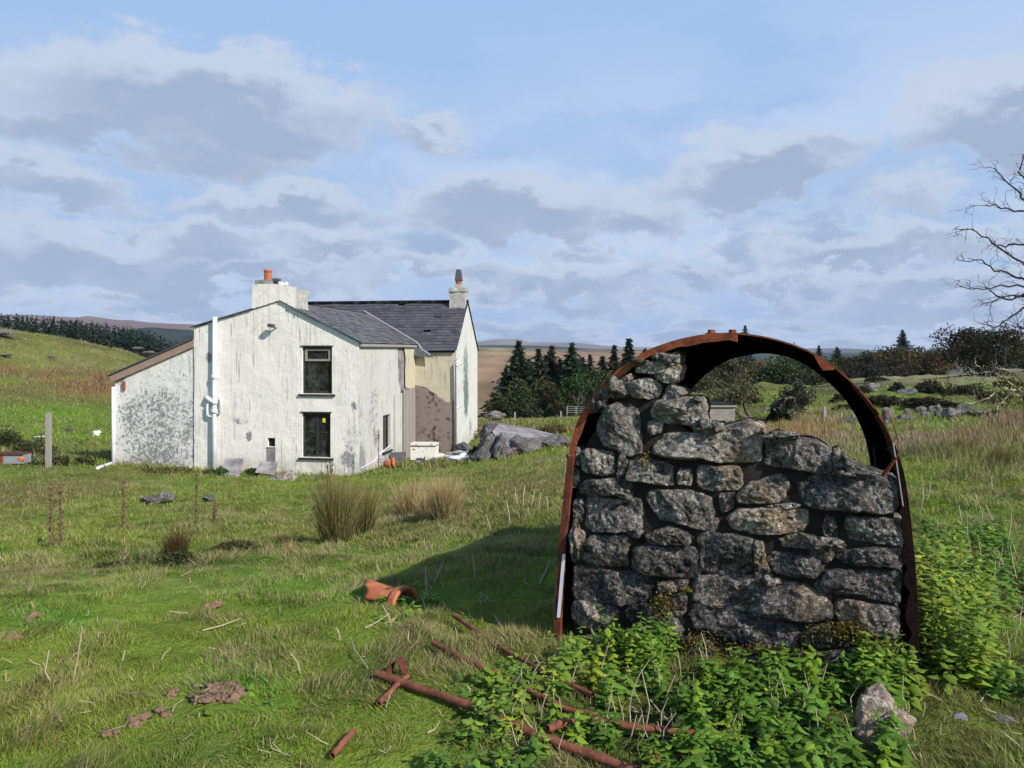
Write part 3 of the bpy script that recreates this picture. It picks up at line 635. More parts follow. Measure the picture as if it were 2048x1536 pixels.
# rear range: front wall, end gable, back, left end
WV = 7.1; WU = 1.87
wall_poly('wall', [(0, GZ), (WU, GZ), (WU, 1.6), (0, 1.6)], [], M['r_cream'], house, 'A', WV)['label'] = 'cream upper wall of the rear range'
ru = [(0.03, GZ), (WU - .06, GZ), (WU - .06, -.62), (1.5, -.72), (1.1, -.5), (.75, -.25), (.4, -.02), (.03, .04)]
mb = MB(); n = len(ru); pts2 = rough(ru, .03, .15, 5); n = len(pts2)
tr = mgeo.tessellate_polygon([[Vector((s, z, 0)) for s, z in pts2]])
mb.add([HP(s, WV - .05, z) for s, z in pts2], tr); mb.add([HP(s, WV - .05, z) for s, z in pts2] + [HP(s, WV + .01, z) for s, z in pts2], [(i, (i + 1) % n, n + (i + 1) % n, n + i) for i in range(n)])
mb.build('exposed_render', M['r_rough'], house)['label'] = 'brown pebbly wall patch where the render fell off'
we = WV + 4.87; wr = WV + 2.43
wall_poly('wall', [(WV, GZ), (we, GZ), (we, 1.6), (wr, 3.85), (WV, 1.6)], [], M['r_end'], house, 'B', WU)['label'] = 'end gable of the rear range streaked with dark flakes'
mb = MB(); mb.add([HP(WU, we, GZ), HP(-7, we, GZ), HP(-7, we, 1.6), HP(WU, we, 1.6)], [(0, 1, 2, 3)]); mb.add([HP(-7, WV, GZ), HP(-7, we, GZ), HP(-7, we, 1.6), HP(-7, wr, 3.85), HP(-7, WV, 1.6)], [(0, 1, 2, 3, 4)])
mb.add([HP(-6.3, 0, GZ), HP(-6.3, 7.1, GZ), HP(-6.3, 7.1, 2.42), HP(-6.3, 0, 2.42)], [(0, 1, 2, 3)]); mb.add([HP(-6.3, WV, GZ), HP(-7, WV, GZ), HP(-7, WV, 1.6), HP(-6.3, WV, 1.6)], [(0, 1, 2, 3)])
mb.build('wall', M['r_cream'], house)
# interior floors so that nothing shows through
mb = MB(); mb.box(HP(-6.2, .35, -.35), HA * 6.1, HB * 6.5, (0, 0, .2)); mb.box(HP(-6.2, 3.6, GZ), HA * 6.1, HB * .1, (0, 0, 5.2)); mb.build('inner_floor', M['mortar'], house)

def slates(name, p0, along, up, La, Lu, mat, sw=.30, sh=.24, seed=0, miss=0., clipf=None, th=.012, sag=0.):
    r = np.random.default_rng(seed); along = np.array(along, float); up = np.array(up, float); along /= np.linalg.norm(along); up /= np.linalg.norm(up)
    nrm = np.cross(along, up); nrm = nrm if nrm[2] > 0 else -nrm
    V = []; Fc = []; colr = []; c = 0
    nr = int(math.ceil(Lu / sh)); nc = int(math.ceil(La / sw)) + 1
    for i in range(nr):
        off = (i % 2) * sw / 2
        for j in range(nc):
            s0 = j * sw - off; s1 = s0 + sw * .985; s0 = max(s0, 0); s1 = min(s1, La)
            if s1 - s0 < .03 or r.random() < miss: continue
            t0 = i * sh + r.normal(0, .004); t1 = t0 + sh * 1.35
            if t1 > Lu + .03: t1 = Lu + .03
            if clipf and not clipf((s0 + s1) / 2, t0): continue
            lift = th + abs(r.normal(0, .004)); tw = r.normal(0, .004)
            sg = lambda s, t: -sag * math.sin(math.pi * min(max(s / La, 0), 1)) * math.sin(math.pi * min(t / Lu, 1)) + .012 * math.sin(s * 3.1 + t * 2)
            q = [p0 + along * s0 + up * t0 + nrm * (lift + .012 + tw + sg(s0, t0)), p0 + along * s1 + up * t0 + nrm * (lift + .012 - tw + sg(s1, t0)), p0 + along * s1 + up * t1 + nrm * (.004 + sg(s1, t1)), p0 + along * s0 + up * t1 + nrm * (.004 + sg(s0, t1))]
            q2 = [q[0] - nrm * th, q[1] - nrm * th]
            V += q + q2; Fc += [(c, c + 1, c + 2, c + 3), (c, c + 4, c + 5, c + 1)]; c += 6
            k = float(np.clip(1 + r.normal(0, .16), .6, 1.5)); colr += [np.array([k, k, k])] * 6
    return V, Fc, colr
def slate_mat(name, base, lichen, lamt, rough=.55):
    m = bpy.data.materials.new(name); m.use_nodes = True; b = NB(m.node_tree); s = m.node_tree.nodes['Principled BSDF']
    c = b.new('ShaderNodeAttribute', attribute_name='col').outputs['Color']; p = b.pos()
    c = b.mix(1, base, c, 'MULTIPLY')
    c = b.mix(b.m('MULTIPLY', b.sm(b.noise(p, 3, 7, .75), .50, .64), lamt), c, lichen)
    c = b.mix(b.m('MULTIPLY', b.sm(b.noise(p, 1.3, 7, .75), .60, .68), lamt * .7), c, (.30, .19, .07, 1))
    b.put(s.inputs['Base Color'], c); s.inputs['Roughness'].default_value = rough; s.inputs['Specular IOR Level'].default_value = .35
    b.put(s.inputs['Normal'], b.bump(b.noise(p, 25, 4), .3, .01)); return m
M['slate_old'] = slate_mat('old mossy slates', (.105, .10, .10, 1), (.20, .20, .17, 1), .7)
M['slate_new'] = slate_mat('grey slates', (.072, .070, .080, 1), (.13, .13, .14, 1), .35)
def Sl(name, *a, mat=None, label=None, **kw):
    V, Fc, c = slates(name, *a, mat, **kw); o = obj(name, V, Fc, mat, house, colors=np.array(c))
    if label: o['label'] = label
    return o
# front block: right slope and left slope
e0 = HP(.12, -.1, 1.84); r0 = HP(-2.95, -.1, 3.36)
Sl('roof', e0, HB, r0 - e0, 9.2, np.linalg.norm(r0 - e0), mat=M['slate_old'], seed=2, miss=.004, sag=.07, label='old lichened slate slope of the front block')
e1 = HP(-6.4, -.06, 2.42); r1 = HP(-2.95, -.06, 3.36)
Sl('roof', e1, HB, r1 - e1, 9.0, np.linalg.norm(r1 - e1), mat=M['slate_old'], seed=3)
mb = MB(); dz_ = [0, 0, .14]; mb.add([HP(.0, .02, 1.74), HP(.0, 7.3, 1.74), HP(-2.95, 9.0, 3.22), HP(-2.95, .02, 3.22)], [(0, 1, 2, 3)]); mb.add([HP(-6.28, .02, 2.28), HP(-6.28, 9, 2.28), HP(-2.95, 9, 3.22), HP(-2.95, .02, 3.22)], [(0, 1, 2, 3)])
# rear range roof boards + slates
ef = HP(-7.1, WV - .12, 1.56); rf = HP(-7.1, wr, 3.86)
Lw = WU + 7.1 + .06
mb.add([ef - [0, 0, .08], HP(WU - .03, WV - .12, 1.48), HP(WU - .03, wr, 3.78), rf - [0, 0, .08]], [(0, 1, 2, 3)]); mb.add([HP(-7.1, we + .1, 1.53), HP(WU + .04, we + .1, 1.53), HP(WU + .04, wr, 3.83), rf - [0, 0, .03]], [(0, 1, 2, 3)])
mb.build('roof_boards', M['dark'], house)
Sl('roof', ef, HA, rf - ef, Lw, np.linalg.norm(rf - ef), mat=M['slate_new'], seed=4, sw=.33, sh=.2, miss=.002, label='grey slate slope of the rear range')
eb = HP(-7.1, we + .12, 1.56); Sl('roof', eb, HA, rf - eb, Lw, np.linalg.norm(rf - eb), mat=M['slate_new'], seed=5, sw=.33, sh=.2)
mb = MB(); k = 0
for i in range(20):
    s0 = i * Lw / 20; a = rf + HA * s0 + [0, 0, .03]; mb.tube([a + HA * .005, a + HA * (Lw / 20 - .01)], .10, 6)
mb.build('ridge_tiles', M['slate_new'], house)
rv = [(HP(-6.9, wr + .02, 3.9), 0)]
# valley flashing and drooping gutter end
def on_front(v): # valley line points on the front-block slope meeting rear slope
    t = (v - WV + .12) / (2.43 + .12); z = 1.56 + 2.3 * t; u = .12 - (z - 1.84) / (3.36 - 1.84) * 3.07; return HP(u, v, z + .045)
mb = MB(); pts = [on_front(v) for v in np.linspace(WV + .25, WV + 1.95, 8)] ; pts = [HP(.75, WV - .25, 1.38)] + [HP(.35, WV - .12, 1.62)] + pts
wd = HA * .055
for q0, q1 in zip(pts[:-1], pts[1:]): mb.add([q0 - wd, q0 + wd, q1 + wd, q1 - wd, q0 - wd + [0, 0, .02], q0 + wd + [0, 0, .02], q1 + wd + [0, 0, .02], q1 - wd + [0, 0, .02]], [(4, 5, 6, 7), (0, 3, 2, 1), (0, 1, 5, 4), (1, 2, 6, 5), (3, 0, 4, 7)])
mb.build('valley_flashing', M['slate_pale'], house)
mb = MB(); mb.add([HP(.02, WV - .3, 1.35), HP(.95, WV - .3, 1.25), HP(.55, WV - .1, 1.62), HP(.05, WV - .1, 1.72)], [(0, 1, 2, 3)]); mb.build('loose_slates', M['slate_sheet'], house)
mb = MB(); mb.box(HP(.02, -.02, 1.72), HA * .1, HB * 7.0, (0, 0, .1)); mb.build('eaves_board', M['old_wood'], house)
# roof vent slate
vp = HP(.55, WV + 1.55, 3.16); mb = MB(); mb.box(vp, HA * .3, HB * .12, (0, 0, .12)); mb.build('roof_vent', M['slate_sheet'], house)
# verge slates line at front gable edge
mb = MB()
for (q0, q1) in ((HP(.12, -.12, 1.86), HP(-2.6, -.12, 3.17)), (HP(-6.42, -.1, 2.42), HP(-4.0, -.1, 3.08))):
    MB().box(q0, q1 - q0, HB * .1, (0, 0, .03)).build('verge', M['slate_sheet'], house)

def lumpy_box(p0, ex, ey, ez, amp=.02, step=.12, seed=0, fs=3.):
    p0, ex, ey, ez = (np.asarray(q, float) for q in (p0, ex, ey, ez)); V = []; Fc = []; base = 0
    for (o, a, b) in ((p0, ex, ez), (p0 + ex, ey, ez), (p0 + ex + ey, -ex, ez), (p0 + ey, -ey, ez), (p0 + ez, ex, ey)):
        na = max(2, int(np.linalg.norm(a) / step)); nb = max(2, int(np.linalg.norm(b) / step))
        for i in range(nb + 1):
            for j in range(na + 1): V.append(o + a * j / na + b * i / nb)
        for i in range(nb):
            for j in range(na): k = base + i * (na + 1) + j; Fc.append((k, k + 1, k + na + 2, k + na + 1))
        base += (na + 1) * (nb + 1)
    V = np.array(V); c = p0 + (ex + ey + ez) / 2
    d = (V - c); d /= np.linalg.norm(d, axis=1)[:, None]
    V = V + d * (amp * fbm(V * fs + seed, 3, seed))[:, None]
    return V, Fc
ch = thing  # chimneys are parts of the house
mb = MB(); mb.add(*lumpy_box(HP(-4.0, .03, 2.95), HA * 1.16, HB * 1.1, (0, 0, 1.0), .02, .1, 3)); mb.add(*lumpy_box(HP(-2.86, .03, 2.6), HA * .46, HB * 1.15, (0, 0, 1.18), .06, .07, 6, 5.))
ob = mb.build('chimney', M['r_chim'], house, True); ob['label'] = 'wide whitewashed gable chimney with a single clay pot'
mb = MB(); mb.add(*lumpy_box(HP(-3.95, .05, 3.93), HA * .62, HB * .8, (0, 0, .2), .05, .08, 9)); mb.build('chimney_cap', M['concrete'], ob, True)
def pot(c, r0_, r1_, h, mat, name, par, n=14, rim=.02):
    mb = MB(); mb.tube([c, c + [0, 0, h - .08], c + [0, 0, h - .075], c + [0, 0, h], c + [0, 0, h], c + [0, 0, h - .3]], [r0_, r1_, r1_ + rim, r1_ + rim, r1_ - .03, r1_ - .035], n, cap=False); return mb.build(name, mat, par, False)
pot(HP(-3.6, .35, 4.1), .14, .13, .42, M['terracotta'], 'chimney_pot', ob)
mb = MB(); mb.add(*lumpy_box(HP(-3.36, .2, 4.1), HA * .22, HB * .25, (0, 0, .1), .03, .06, 19)); mb.build('slate_scrap', M['slate_sheet'], ob)
mb = MB(); mb.add(*lumpy_box(HP(-3.12, .2, 3.93), HA * .28, HB * .25, (0, 0, .16), .06, .05, 29)); mb.build('cap_stone', M['enamel'], ob, True)
# right chimney: round lumpy stack on the end ridge
cc_ = HP(1.45, wr, 3.2); V = []; nn = 20
prof = [(.43, 0), (.43, .3), (.42, .66), (.39, .70), (.385, .9), (.385, 1.12), (.41, 1.16), (.415, 1.30), (.36, 1.40), (.26, 1.5), (.17, 1.60)]
pf = []
for (r_, z_) in prof: pf.append((r_, z_))
V = np.array([[cc_[0] + r_ * math.copysign(abs(math.cos(a)) ** .7, math.cos(a)), cc_[1] + r_ * math.copysign(abs(math.sin(a)) ** .7, math.sin(a)), cc_[2] + z_] for (r_, z_) in pf for a in np.linspace(0, 2 * math.pi, nn, endpoint=False)])
V = V + .03 * fbm(V * 3, 3, 5)[:, None] * np.array([1, 1, .5])
Fc = [(i * nn + j, i * nn + (j + 1) % nn, (i + 1) * nn + (j + 1) % nn, (i + 1) * nn + j) for i in range(len(pf) - 1) for j in range(nn)] + [tuple(range((len(pf) - 1) * nn, len(pf) * nn))]
mb = MB(); mb.add(*lumpy_box(HP(1.07, wr - .36, 3.2), HA * .76, HB * .72, (0, 0, 1.22), .035, .07, 31, 2.6)); mb.add(*lumpy_box(HP(1.03, wr - .40, 4.36), HA * .84, HB * .80, (0, 0, .17), .05, .07, 33, 4.)); mb.add(*lumpy_box(HP(1.2, wr - .24, 4.5), HA * .5, HB * .48, (0, 0, .17), .06, .06, 35, 4.))
oc = mb.build('chimney', M['r_chim'], house, True); oc['label'] = 'slender rounded chimney on the far ridge end with a dark cowl'
pc = cc_ + [0, 0, 1.55]
mb = MB(); mb.tube([pc, pc + [0, 0, .2]], [.15, .14], 12); mb.build('chimney_pot', M['terracotta'], oc)
mb = MB(); s_ = [(.17, .14), (.10, .68)]
vv = []
for (w_, z_) in s_:
    for (a, b) in ((-1, -1), (1, -1), (1, 1), (-1, 1)): vv.append(pc + HA * a * w_ + HB * b * w_ + [0, 0, z_])
mb.add(vv, [(0, 1, 5, 4), (1, 2, 6, 5), (2, 3, 7, 6), (3, 0, 4, 7), (4, 5, 6, 7)]); mb.build('cowl', M['slate_sheet'], oc)
# lead at the foot of right chimney
mb = MB(); mb.add(*lumpy_box(HP(1.0, WV + 1.88, 3.26), HA * .8, HB * .1, (0, 0, .04), .015, .1, 4)); mb.build('flashing', M['white_paint'], house, True)

def window(w4, axis_v, panes, transom=None, sill_ext=.12, label=None, curtain=False, side=False):
    (s0, z0), _, (s1, z1), _ = w4
    def W(s, z, d): return HP(s, axis_v + d, z) if not side else HP(axis_v - d, s, z)
    ex = HA if not side else HB; dp = HB if not side else -HA
    fr = .075; d0 = .10; mb = MB(); wd = s1 - s0; ht = z1 - z0
    mb.box(W(s0, z0, d0), ex * wd, dp * .07, (0, 0, fr)); mb.box(W(s0, z1 - fr, d0), ex * wd, dp * .07, (0, 0, fr))
    mb.box(W(s0, z0 + fr, d0), ex * fr, dp * .07, (0, 0, ht - 2 * fr)); mb.box(W(s1 - fr, z0 + fr, d0), ex * fr, dp * .07, (0, 0, ht - 2 * fr))
    wi = mb.build('window', M['black_wood'], house)
    if label: wi['label'] = label
    mb = MB()
    for (k, th) in panes[0]: mb.box(W(s0 + wd * k - th / 2, z0 + fr, d0 + .012), ex * th, dp * .045, (0, 0, ht - 2 * fr))
    for (k, th) in panes[1]: mb.box(W(s0 + fr, z0 + ht * k - th / 2, d0 + .008), ex * (wd - 2 * fr), dp * .05, (0, 0, th))
    if panes[0] or panes[1]: mb.build('glazing_bar', M['black_wood'], wi)
    mb = MB(); mb.add([W(s0 + fr, z0 + fr, d0 + .035), W(s1 - fr, z0 + fr, d0 + .035), W(s1 - fr, z1 - fr, d0 + .035), W(s0 + fr, z1 - fr, d0 + .035)], [(0, 1, 2, 3)]); mb.build('pane', M['glass'], wi)
    mb = MB(); mb.box(W(s0 - sill_ext, z0 - .09, -.07), ex * (wd + 2 * sill_ext), dp * .2, (0, 0, .07)); mb.build('sill', M['black_wood'], wi)
    return wi
wu = window(w_up, 0., ([], [(.72, .10)]), label='upper gable window with an opening top light and a curtain inside')
mb = MB(); u0, z0 = w_up[0]; u1, z1 = w_up[2]; fr = .075
mb.box(HP(u0 + .08, .07, z1 - .52), HA * (u1 - u0 - .16), HB * .04, (0, 0, .07)); mb.box(HP(u0 + .08, .07, z1 - .15), HA * (u1 - u0 - .16), HB * .04, (0, 0, .07))
mb.box(HP(u0 + .08, .07, z1 - .45), HA * .08, HB * .04, (0, 0, .30)); mb.box(HP(u1 - .16, .07, z1 - .45), HA * .08, HB * .04, (0, 0, .30)); mb.build('top_light', M['old_wood'], wu)
V = []; Fc = []; nx = 24; nz = 16
for j in range(nz + 1):
    for i in range(nx + 1):
        q = i / nx; tz = j / nz; wdx = (.34 - .16 * tz ** 2)
        V.append(HP(u0 + .1 + q * wdx * (u1 - u0), .28 + .03 * math.sin(q * 22), z0 + .08 + tz * (z1 - z0 - .5)))
Fc = [(j * (nx + 1) + i, j * (nx + 1) + i + 1, (j + 1) * (nx + 1) + i + 1, (j + 1) * (nx + 1) + i) for j in range(nz) for i in range(nx)]
obj('curtain', V, Fc, M['curtain'], wu, True)
wl = window(w_lo, 0., ([(.5, .11)], [(.56, .05)]), label='lower gable window with four panes and a yellow sticker')
uy, zy = SZ(645, 841); mb = MB().box(HP(uy - .05, .128, zy - .08), HA * .1, HB * .004, (0, 0, .16)); mb.build('sticker', M['yellow'], wl)
window(ws, 0., ([(.5, .07)], []), sill_ext=.1, side=True, label='narrow side window beside the corner')
mb = MB(); (s0, z0), _, (s1, z1), _ = w_vent; mb.box(HP(s0 - .03, .12, z0 - .03), HA * .34, HB * .03, (0, 0, .40)); mb.build('vent', M['dark'], house)
mb = MB().box(HP(s0 - .02, -.015, z0 - .78), HA * (s1 - s0 + .04), HB * .02, (0, 0, .74)); mb.build('cement_patch', M['concrete'], house)
mb = MB().box(HP(s0 - .02, -.03, z0 - .05), HA * (s1 - s0 + .04), HB * .05, (0, 0, .04)); mb.build('vent_sill', M['concrete'], house)
# lintel drips over windows
mb = MB()
for wq in (w_up, w_lo): MB().box(HP(wq[0][0] - .05, -.035, wq[2][1] + .01), HA * (wq[2][0] - wq[0][0] + .1), HB * .04, (0, 0, .03)).build('drip_mould', M['black_wood'], house)
# soil pipe with branches
up, zp = SZ(432, 634); pipe = MB().tube([HP(up, -.12, GZ), HP(up + .0, -.12, -.6), HP(up + .03, -.12, zp)], .085, 12).build('soil_pipe', M['white_paint'], house, True)
mb = MB()
for pz in (-.62, .62, -.3): MB().tube([HP(up + .01, -.12, pz - .07), HP(up + .01, -.12, pz + .07)], .11, 12).build('pipe_collar', M['white_paint'], pipe, True)
def PU(px, py, d=-.12): u, z = SZ(px, py); return HP(u, d, z)
mb = MB(); mb.tube([PU(444, 793), PU(445, 800), PU(445, 822), PU(441, 826), PU(434, 826)], .045, 8); mb.tube([PU(431, 832), PU(422, 832), PU(418, 828), PU(418, 810), PU(421, 804, -.05), PU(424, 800, 0)], .042, 8)
mb.tube([PU(414, 794, .0), PU(418, 796), PU(431, 803)], .09, 10); mb.build('branch_pipe', M['white_paint'], house, True)
ul, zl = SZ(230, 760); MB().tube([HP(ul - .03, -.04, GZ), HP(ul - .03, -.04, zl - .25)], .07, 10).build('drainpipe', M['white_paint'], house, True)
mb = MB(); mb.tube([HP(WU + .02, WV - .1, -3.1), HP(WU - .02, WV - .1, 1.0), HP(WU + .1, WV - .02, 1.2)], .055, 8); mb.tube([HP(WU - .03, WV - .08, -1.), HP(WU + .05, WV + .8, -.95)], .03, 6); mb.tube([HP(WU + .04, WV + .0, .9), HP(WU + .05, WV + 1.2, 1.0)], .025, 6)
mb.build('drainpipe', M['white_paint'], house, True)
ul, zl = SZ(553, 656); lamp = MB(); lamp.tube([HP(ul, 0, zl), HP(ul - .05, -.16, zl + .02)], .025, 6); lamp.box(HP(ul - .2, -.32, zl + .03), HA * .22 + np.array([0, 0, -.03]), HB * .16, (0.02, 0, .12)); lamp.build('security_lamp', M['slate_sheet'], house)
# cable on side wall
mb = MB(); mb.tube([HP(.03, .1, -2.6), HP(.03, 1.5, -2.55), HP(.04, 2.2, -2.35), HP(.04, 3.4, -2.2)], .02, 5); mb.build('cable', M['white_paint'], house)

# ------------------------------------------------------------------ clutter by the house
def blob(name, label, cat, c, r3, mat, seed=0, amp=.25, n=20, group=None, flat=None, rz=0., parent=None, cut=.75):
    th = np.linspace(0, math.pi, n); ph = np.linspace(0, 2 * math.pi, 2 * n, endpoint=False)
    T, Ph = np.meshgrid(th, ph, indexing='ij'); d = np.stack([np.sin(T) * np.cos(Ph), np.sin(T) * np.sin(Ph), np.cos(T)], -1).reshape(-1, 3)
    r = np.random.default_rng(seed)
    k = np.ones(len(d)) * 9
    for _ in range(11):
        q = r.standard_normal(3); q /= np.linalg.norm(q); dd = d @ q
        k = np.minimum(k, np.where(dd > .05, r.uniform(cut, 1.05) / np.maximum(dd, .05), 9))
    k = np.minimum(k, 1.25)
    k = k * (1 + amp * .7 * fbm(d * 2.1 + seed * 3.1, 4, seed))
    p = d * k[:, None] * np.array(r3); cz, sz = math.cos(rz), math.sin(rz)
    p = np.stack([p[:, 0] * cz - p[:, 1] * sz, p[:, 0] * sz + p[:, 1] * cz, p[:, 2]], -1) + np.array(c)
    idx = np.arange(n * 2 * n).reshape(n, 2 * n); a = idx[:-1]; b = idx[1:]
    f = np.stack([a, np.roll(a, -1, 1), np.roll(b, -1, 1), b], -1).reshape(-1, 4)
    if parent is not None: return obj(name, p, f[:, ::-1].copy(), mat, parent, True)
    return tobj(name, label, cat, p, f[:, ::-1].copy(), mat, group, smooth=True)
def rockpx(name, label, px0, py0, px1, py1, Y, mat, seed, cat='rock', group=None, depth=.8, sink=.15, rz=0):
    a = P(px0, py1, Y); b = P(px1, py0, Y); w_ = (b[0] - a[0]) / 2; h_ = (b[2] - a[2]) / 2
    return blob(name, label, cat, ((a[0] + b[0]) / 2, Y, (a[2] + b[2]) / 2 - h_ * sink), (w_ * 1.02, w_ * depth, h_ * (1 + sink)), mat, seed, group=group, rz=rz, n=26)
# freezer-like white box
Yf = 30.5; a = P(821, 920, Yf); bq = P(871, 886, Yf)
fz = thing('chest_freezer', 'discarded white enamel box with a rusty rim by the brown wall', 'appliance', (a[0], Yf, a[2]))
W_ = bq[0] - a[0]; Hh = bq[2] - a[2]
mb = MB(); mb.add(*lumpy_box(a, (W_, -.1, 0), (.08, .55, 0), (0, 0, Hh * .86), .006, .1, 2)); mb.build('body', M['enamel'], fz)
mb = MB(); mb.box(a + [-.02, -.03, Hh * .87], (W_ + .04, -.1, 0), (.08, .6, 0), (0, 0, Hh * .11)); mb.build('lid', M['enamel'], fz)
mb = MB(); mb.box(a + [-.03, -.04, Hh * .84], (W_ + .06, -.1, 0), (.08, .6, 0), (0, 0, Hh * .03)); mb.build('rusty_rim', M['rust'], fz)
def plate(name, label, cat, pts, Ys, mat, th=.03, dirn=(0, 1, .1), group=None):
    v = [P(px, py, y) for (px, py), y in zip(pts, Ys)]; n = len(v); t = np.array(dirn, float) * th
    vv = v + [q + t for q in v]; f = [tuple(range(n)), tuple(range(2 * n - 1, n - 1, -1))] + [(i, n + i, n + (i + 1) % n, (i + 1) % n) for i in range(n)]
    return tobj(name, label, cat, vv, f, mat, group)
plate('slate_sheet', 'square black sheet standing left of the white box', 'sheet', [(781, 905), (812, 904), (812, 926), (780, 926)], [29.8, 30.2, 30.2, 29.8], M['slate_sheet'])
plate('slate_sheet', 'pointed black sheet leaning on the front of the white box', 'sheet', [(832, 921), (833, 916), (847, 917), (851, 911), (850, 931), (838, 931)], [29.6] * 6, M['slate_sheet'])
plate('slate_sheet', 'grey slab edge standing right of the white box by the wall', 'sheet', [(874, 910), (905, 914), (902, 921), (872, 917)], [31.5] * 4, M['concrete'], .3, (0, 1, 0))
# slate heap flat pieces
heap = thing('slate_heap', 'heap of broken roof slates on the grass below the white box', 'rubble', GP(820, 928))
for i in range(26):
    px = rng.uniform(788, 880); c0 = GP(px, rng.uniform(919, 932)); s1 = rng.uniform(.12, .3); an = rng.uniform(0, 3); ex = np.array([math.cos(an), math.sin(an), rng.normal(0, .12)]) * s1; ey = np.array([-math.sin(an), math.cos(an), rng.normal(0, .15)]) * s1 * .7
    MB().box(c0 + [0, 0, .04 + rng.uniform(0, .1)], ex, ey, (0, 0, .02)).build('slate', M['slate_sheet'] if i % 3 else M['slate_pale'], heap)
for i, (px, py, wd_, lab, mt) in enumerate([(888, 908, 34, 'crumpled white plastic sheet right of the white box', 'white_paint'), (925, 912, 40, 'crumpled white plastic sheet beside the boulders', 'white_paint'), (918, 903, 44, 'flat pale slab of rubble at the foot of the end drainpipe', 'slate_pale')]):
    c0 = GP(px, py + 8); blob('plastic_sheet' if mt == 'white_paint' else 'rubble_slab', lab, 'plastic sheet' if mt == 'white_paint' else 'rubble', c0 + [0, 0, .05], (wd_ / 2 / F * c0[1], .35, .11), M[mt], 40 + i, amp=.8)
c0 = GP(778, 936); fp = thing('flower_pot', 'terracotta pot on the grass at the foot of the side wall', 'pot', c0)
MB().tube([c0 + [-.18, 0, .1], c0 + [.02, 0, .14], c0 + [.2, 0, .17]], [.13, .16, .19], 14).build('body', M['terracotta'], fp, True); MB().tube([c0 + [.14, 0, .16], c0 + [.22, 0, .175]], [.215, .215], 14).build('rim', M['terracotta'], fp, True)
rockpx('dark_slab', 'dark grey slab lying by the end drainpipe', 914, 887, 942, 902, 33, M['slate_sheet'], 50, 'slab')
# slabs and rock at the gable foot
plate('concrete_slab', 'grey slab leaning against the gable under the white soil pipe', 'slab', [(441, 950), (449, 917), (486, 918), (481, 950)], [26.3, 26.9, 26.9, 26.3], M['concrete'], .08)
plate('concrete_slab', 'pitted slab leaning against the gable below the vent', 'slab', [(510, 945), (520, 923), (556, 925), (548, 950)], [26.1, 26.6, 26.6, 26.1], M['concrete'], .08)
rockpx('rubble_stone', 'flat grey stone in front of the left leaning slab', 434, 944, 477, 960, 26, M['concrete'], 52)
rockpx('mossy_rock', 'rounded mossy rock with a white patch below the gable', 543, 943, 592, 974, 24.6, M['boulder_near'], 53)
plate('slate_slab', 'pale slate slab lying on the slope beside the rushes', 'slab', [(926, 978), (984, 979), (985, 992), (938, 993)], [18.3, 18.4, 17.8, 17.8], M['slate_pale'], .06, (0, .4, -.6))
for i, (a0, a1, a2, a3, lab) in enumerate([(285, 992, 325, 1003, 'low grey stone in the grass below the lean-to'), (315, 986, 345, 997, 'longer grey stone beside another below the lean-to'), (405, 991, 428, 998, 'small pinkish stone in the grass below the soil pipe')]):
    rockpx('field_stone', lab, a0, a1, a2, a3, 17.5, M['boulder'], 60 + i, sink=.4)
rockpx('field_stone', 'pale stone at the foot of the rushes', 758, 1032, 790, 1044, 12.0, M['boulder'], 66, sink=.3)
# boulder outcrop right of the house
for i, (a0, a1, a2, a3, Y, lab) in enumerate([(955, 872, 1000, 925, 27.5, 'tall pale boulder at the left end of the outcrop'), (944, 898, 985, 930, 26.8, 'lowest boulder at the left foot of the outcrop, nearest the house'), (985, 868, 1032, 912, 27.2, 'craggy boulder in the middle of the outcrop front'), (990, 892, 1030, 920, 26.6, 'dark-seamed boulder at the foot of the outcrop'), (1020, 875, 1075, 908, 27.0, 'low craggy boulder under the tilted slab'),
        (1070, 872, 1145, 893, 28, 'low pale boulder at the right end of the outcrop beside the rusty rim'), (960, 848, 1010, 882, 30, 'high boulder at the back of the outcrop')]):
    rockpx('boulder', lab, a0, a1, a2, a3, Y, M['boulder'], 70 + i, 'boulder')
plate('fallen_slab', 'long tilted grey slab lying across the outcrop', 'slab', [(985, 862), (1000, 846), (1062, 857), (1140, 876), (1142, 888), (1060, 880), (990, 872)], [28, 30.5, 30.5, 30.0, 27.6, 27.6, 27.4], M['concrete'], .35, (0, .1, -.8))
rockpx('rubble_mound', 'pale rock pile on the bank behind the house', 968, 824, 1010, 838, 47, M['boulder'], 80)

# white litter, post and wreck left of house
def post(px, py0, py1, Y=None, w=.09, label='', mat='old_wood', group=None, lean=0., name='fence_post'):
    b = G(px, Y) if Y else GP(px, py1); t = P(px, py0, b[1]); h = t[2] - b[2]
    V, Fc = lumpy_box(b + [-w / 2, -w / 2, -.2], (w, 0, 0), (0, w, 0), (lean, 0, h + .2), .012, .1, int(px) % 97)
    return tobj(name, label, 'post', V, Fc, M[mat], group)
post(97, 826, 908, 25.5, .14, 'weathered pale wooden post standing in rough grass left of the lean-to', name='gate_post')
b = GP(15, 928); wk = thing('metal_trough', 'rusty blue-grey metal trough in the weeds at the left edge', 'trough', b)
mb = MB(); mb.box(b + [-.55, 0, 0], (1.1, 0, 0), (0, .5, 0), (0, 0, .3)); mb.build('body', M['galv'], wk); MB().box(b + [-.6, -.04, .3], (1.15, 0, 0), (0, .6, 0), (0, 0, .04)).build('rim', M['rust_dark'], wk); MB().box(b + [-.57, -.012, 0], (.42, 0, 0), (0, .02, 0), (0, 0, .3)).build('rust_patch', M['rust'], wk)
rockpx('brick_rubble', 'orange brick lump lying beside the metal trough', 37, 913, 48, 922, 23, M['terracotta'], 88, 'rubble')
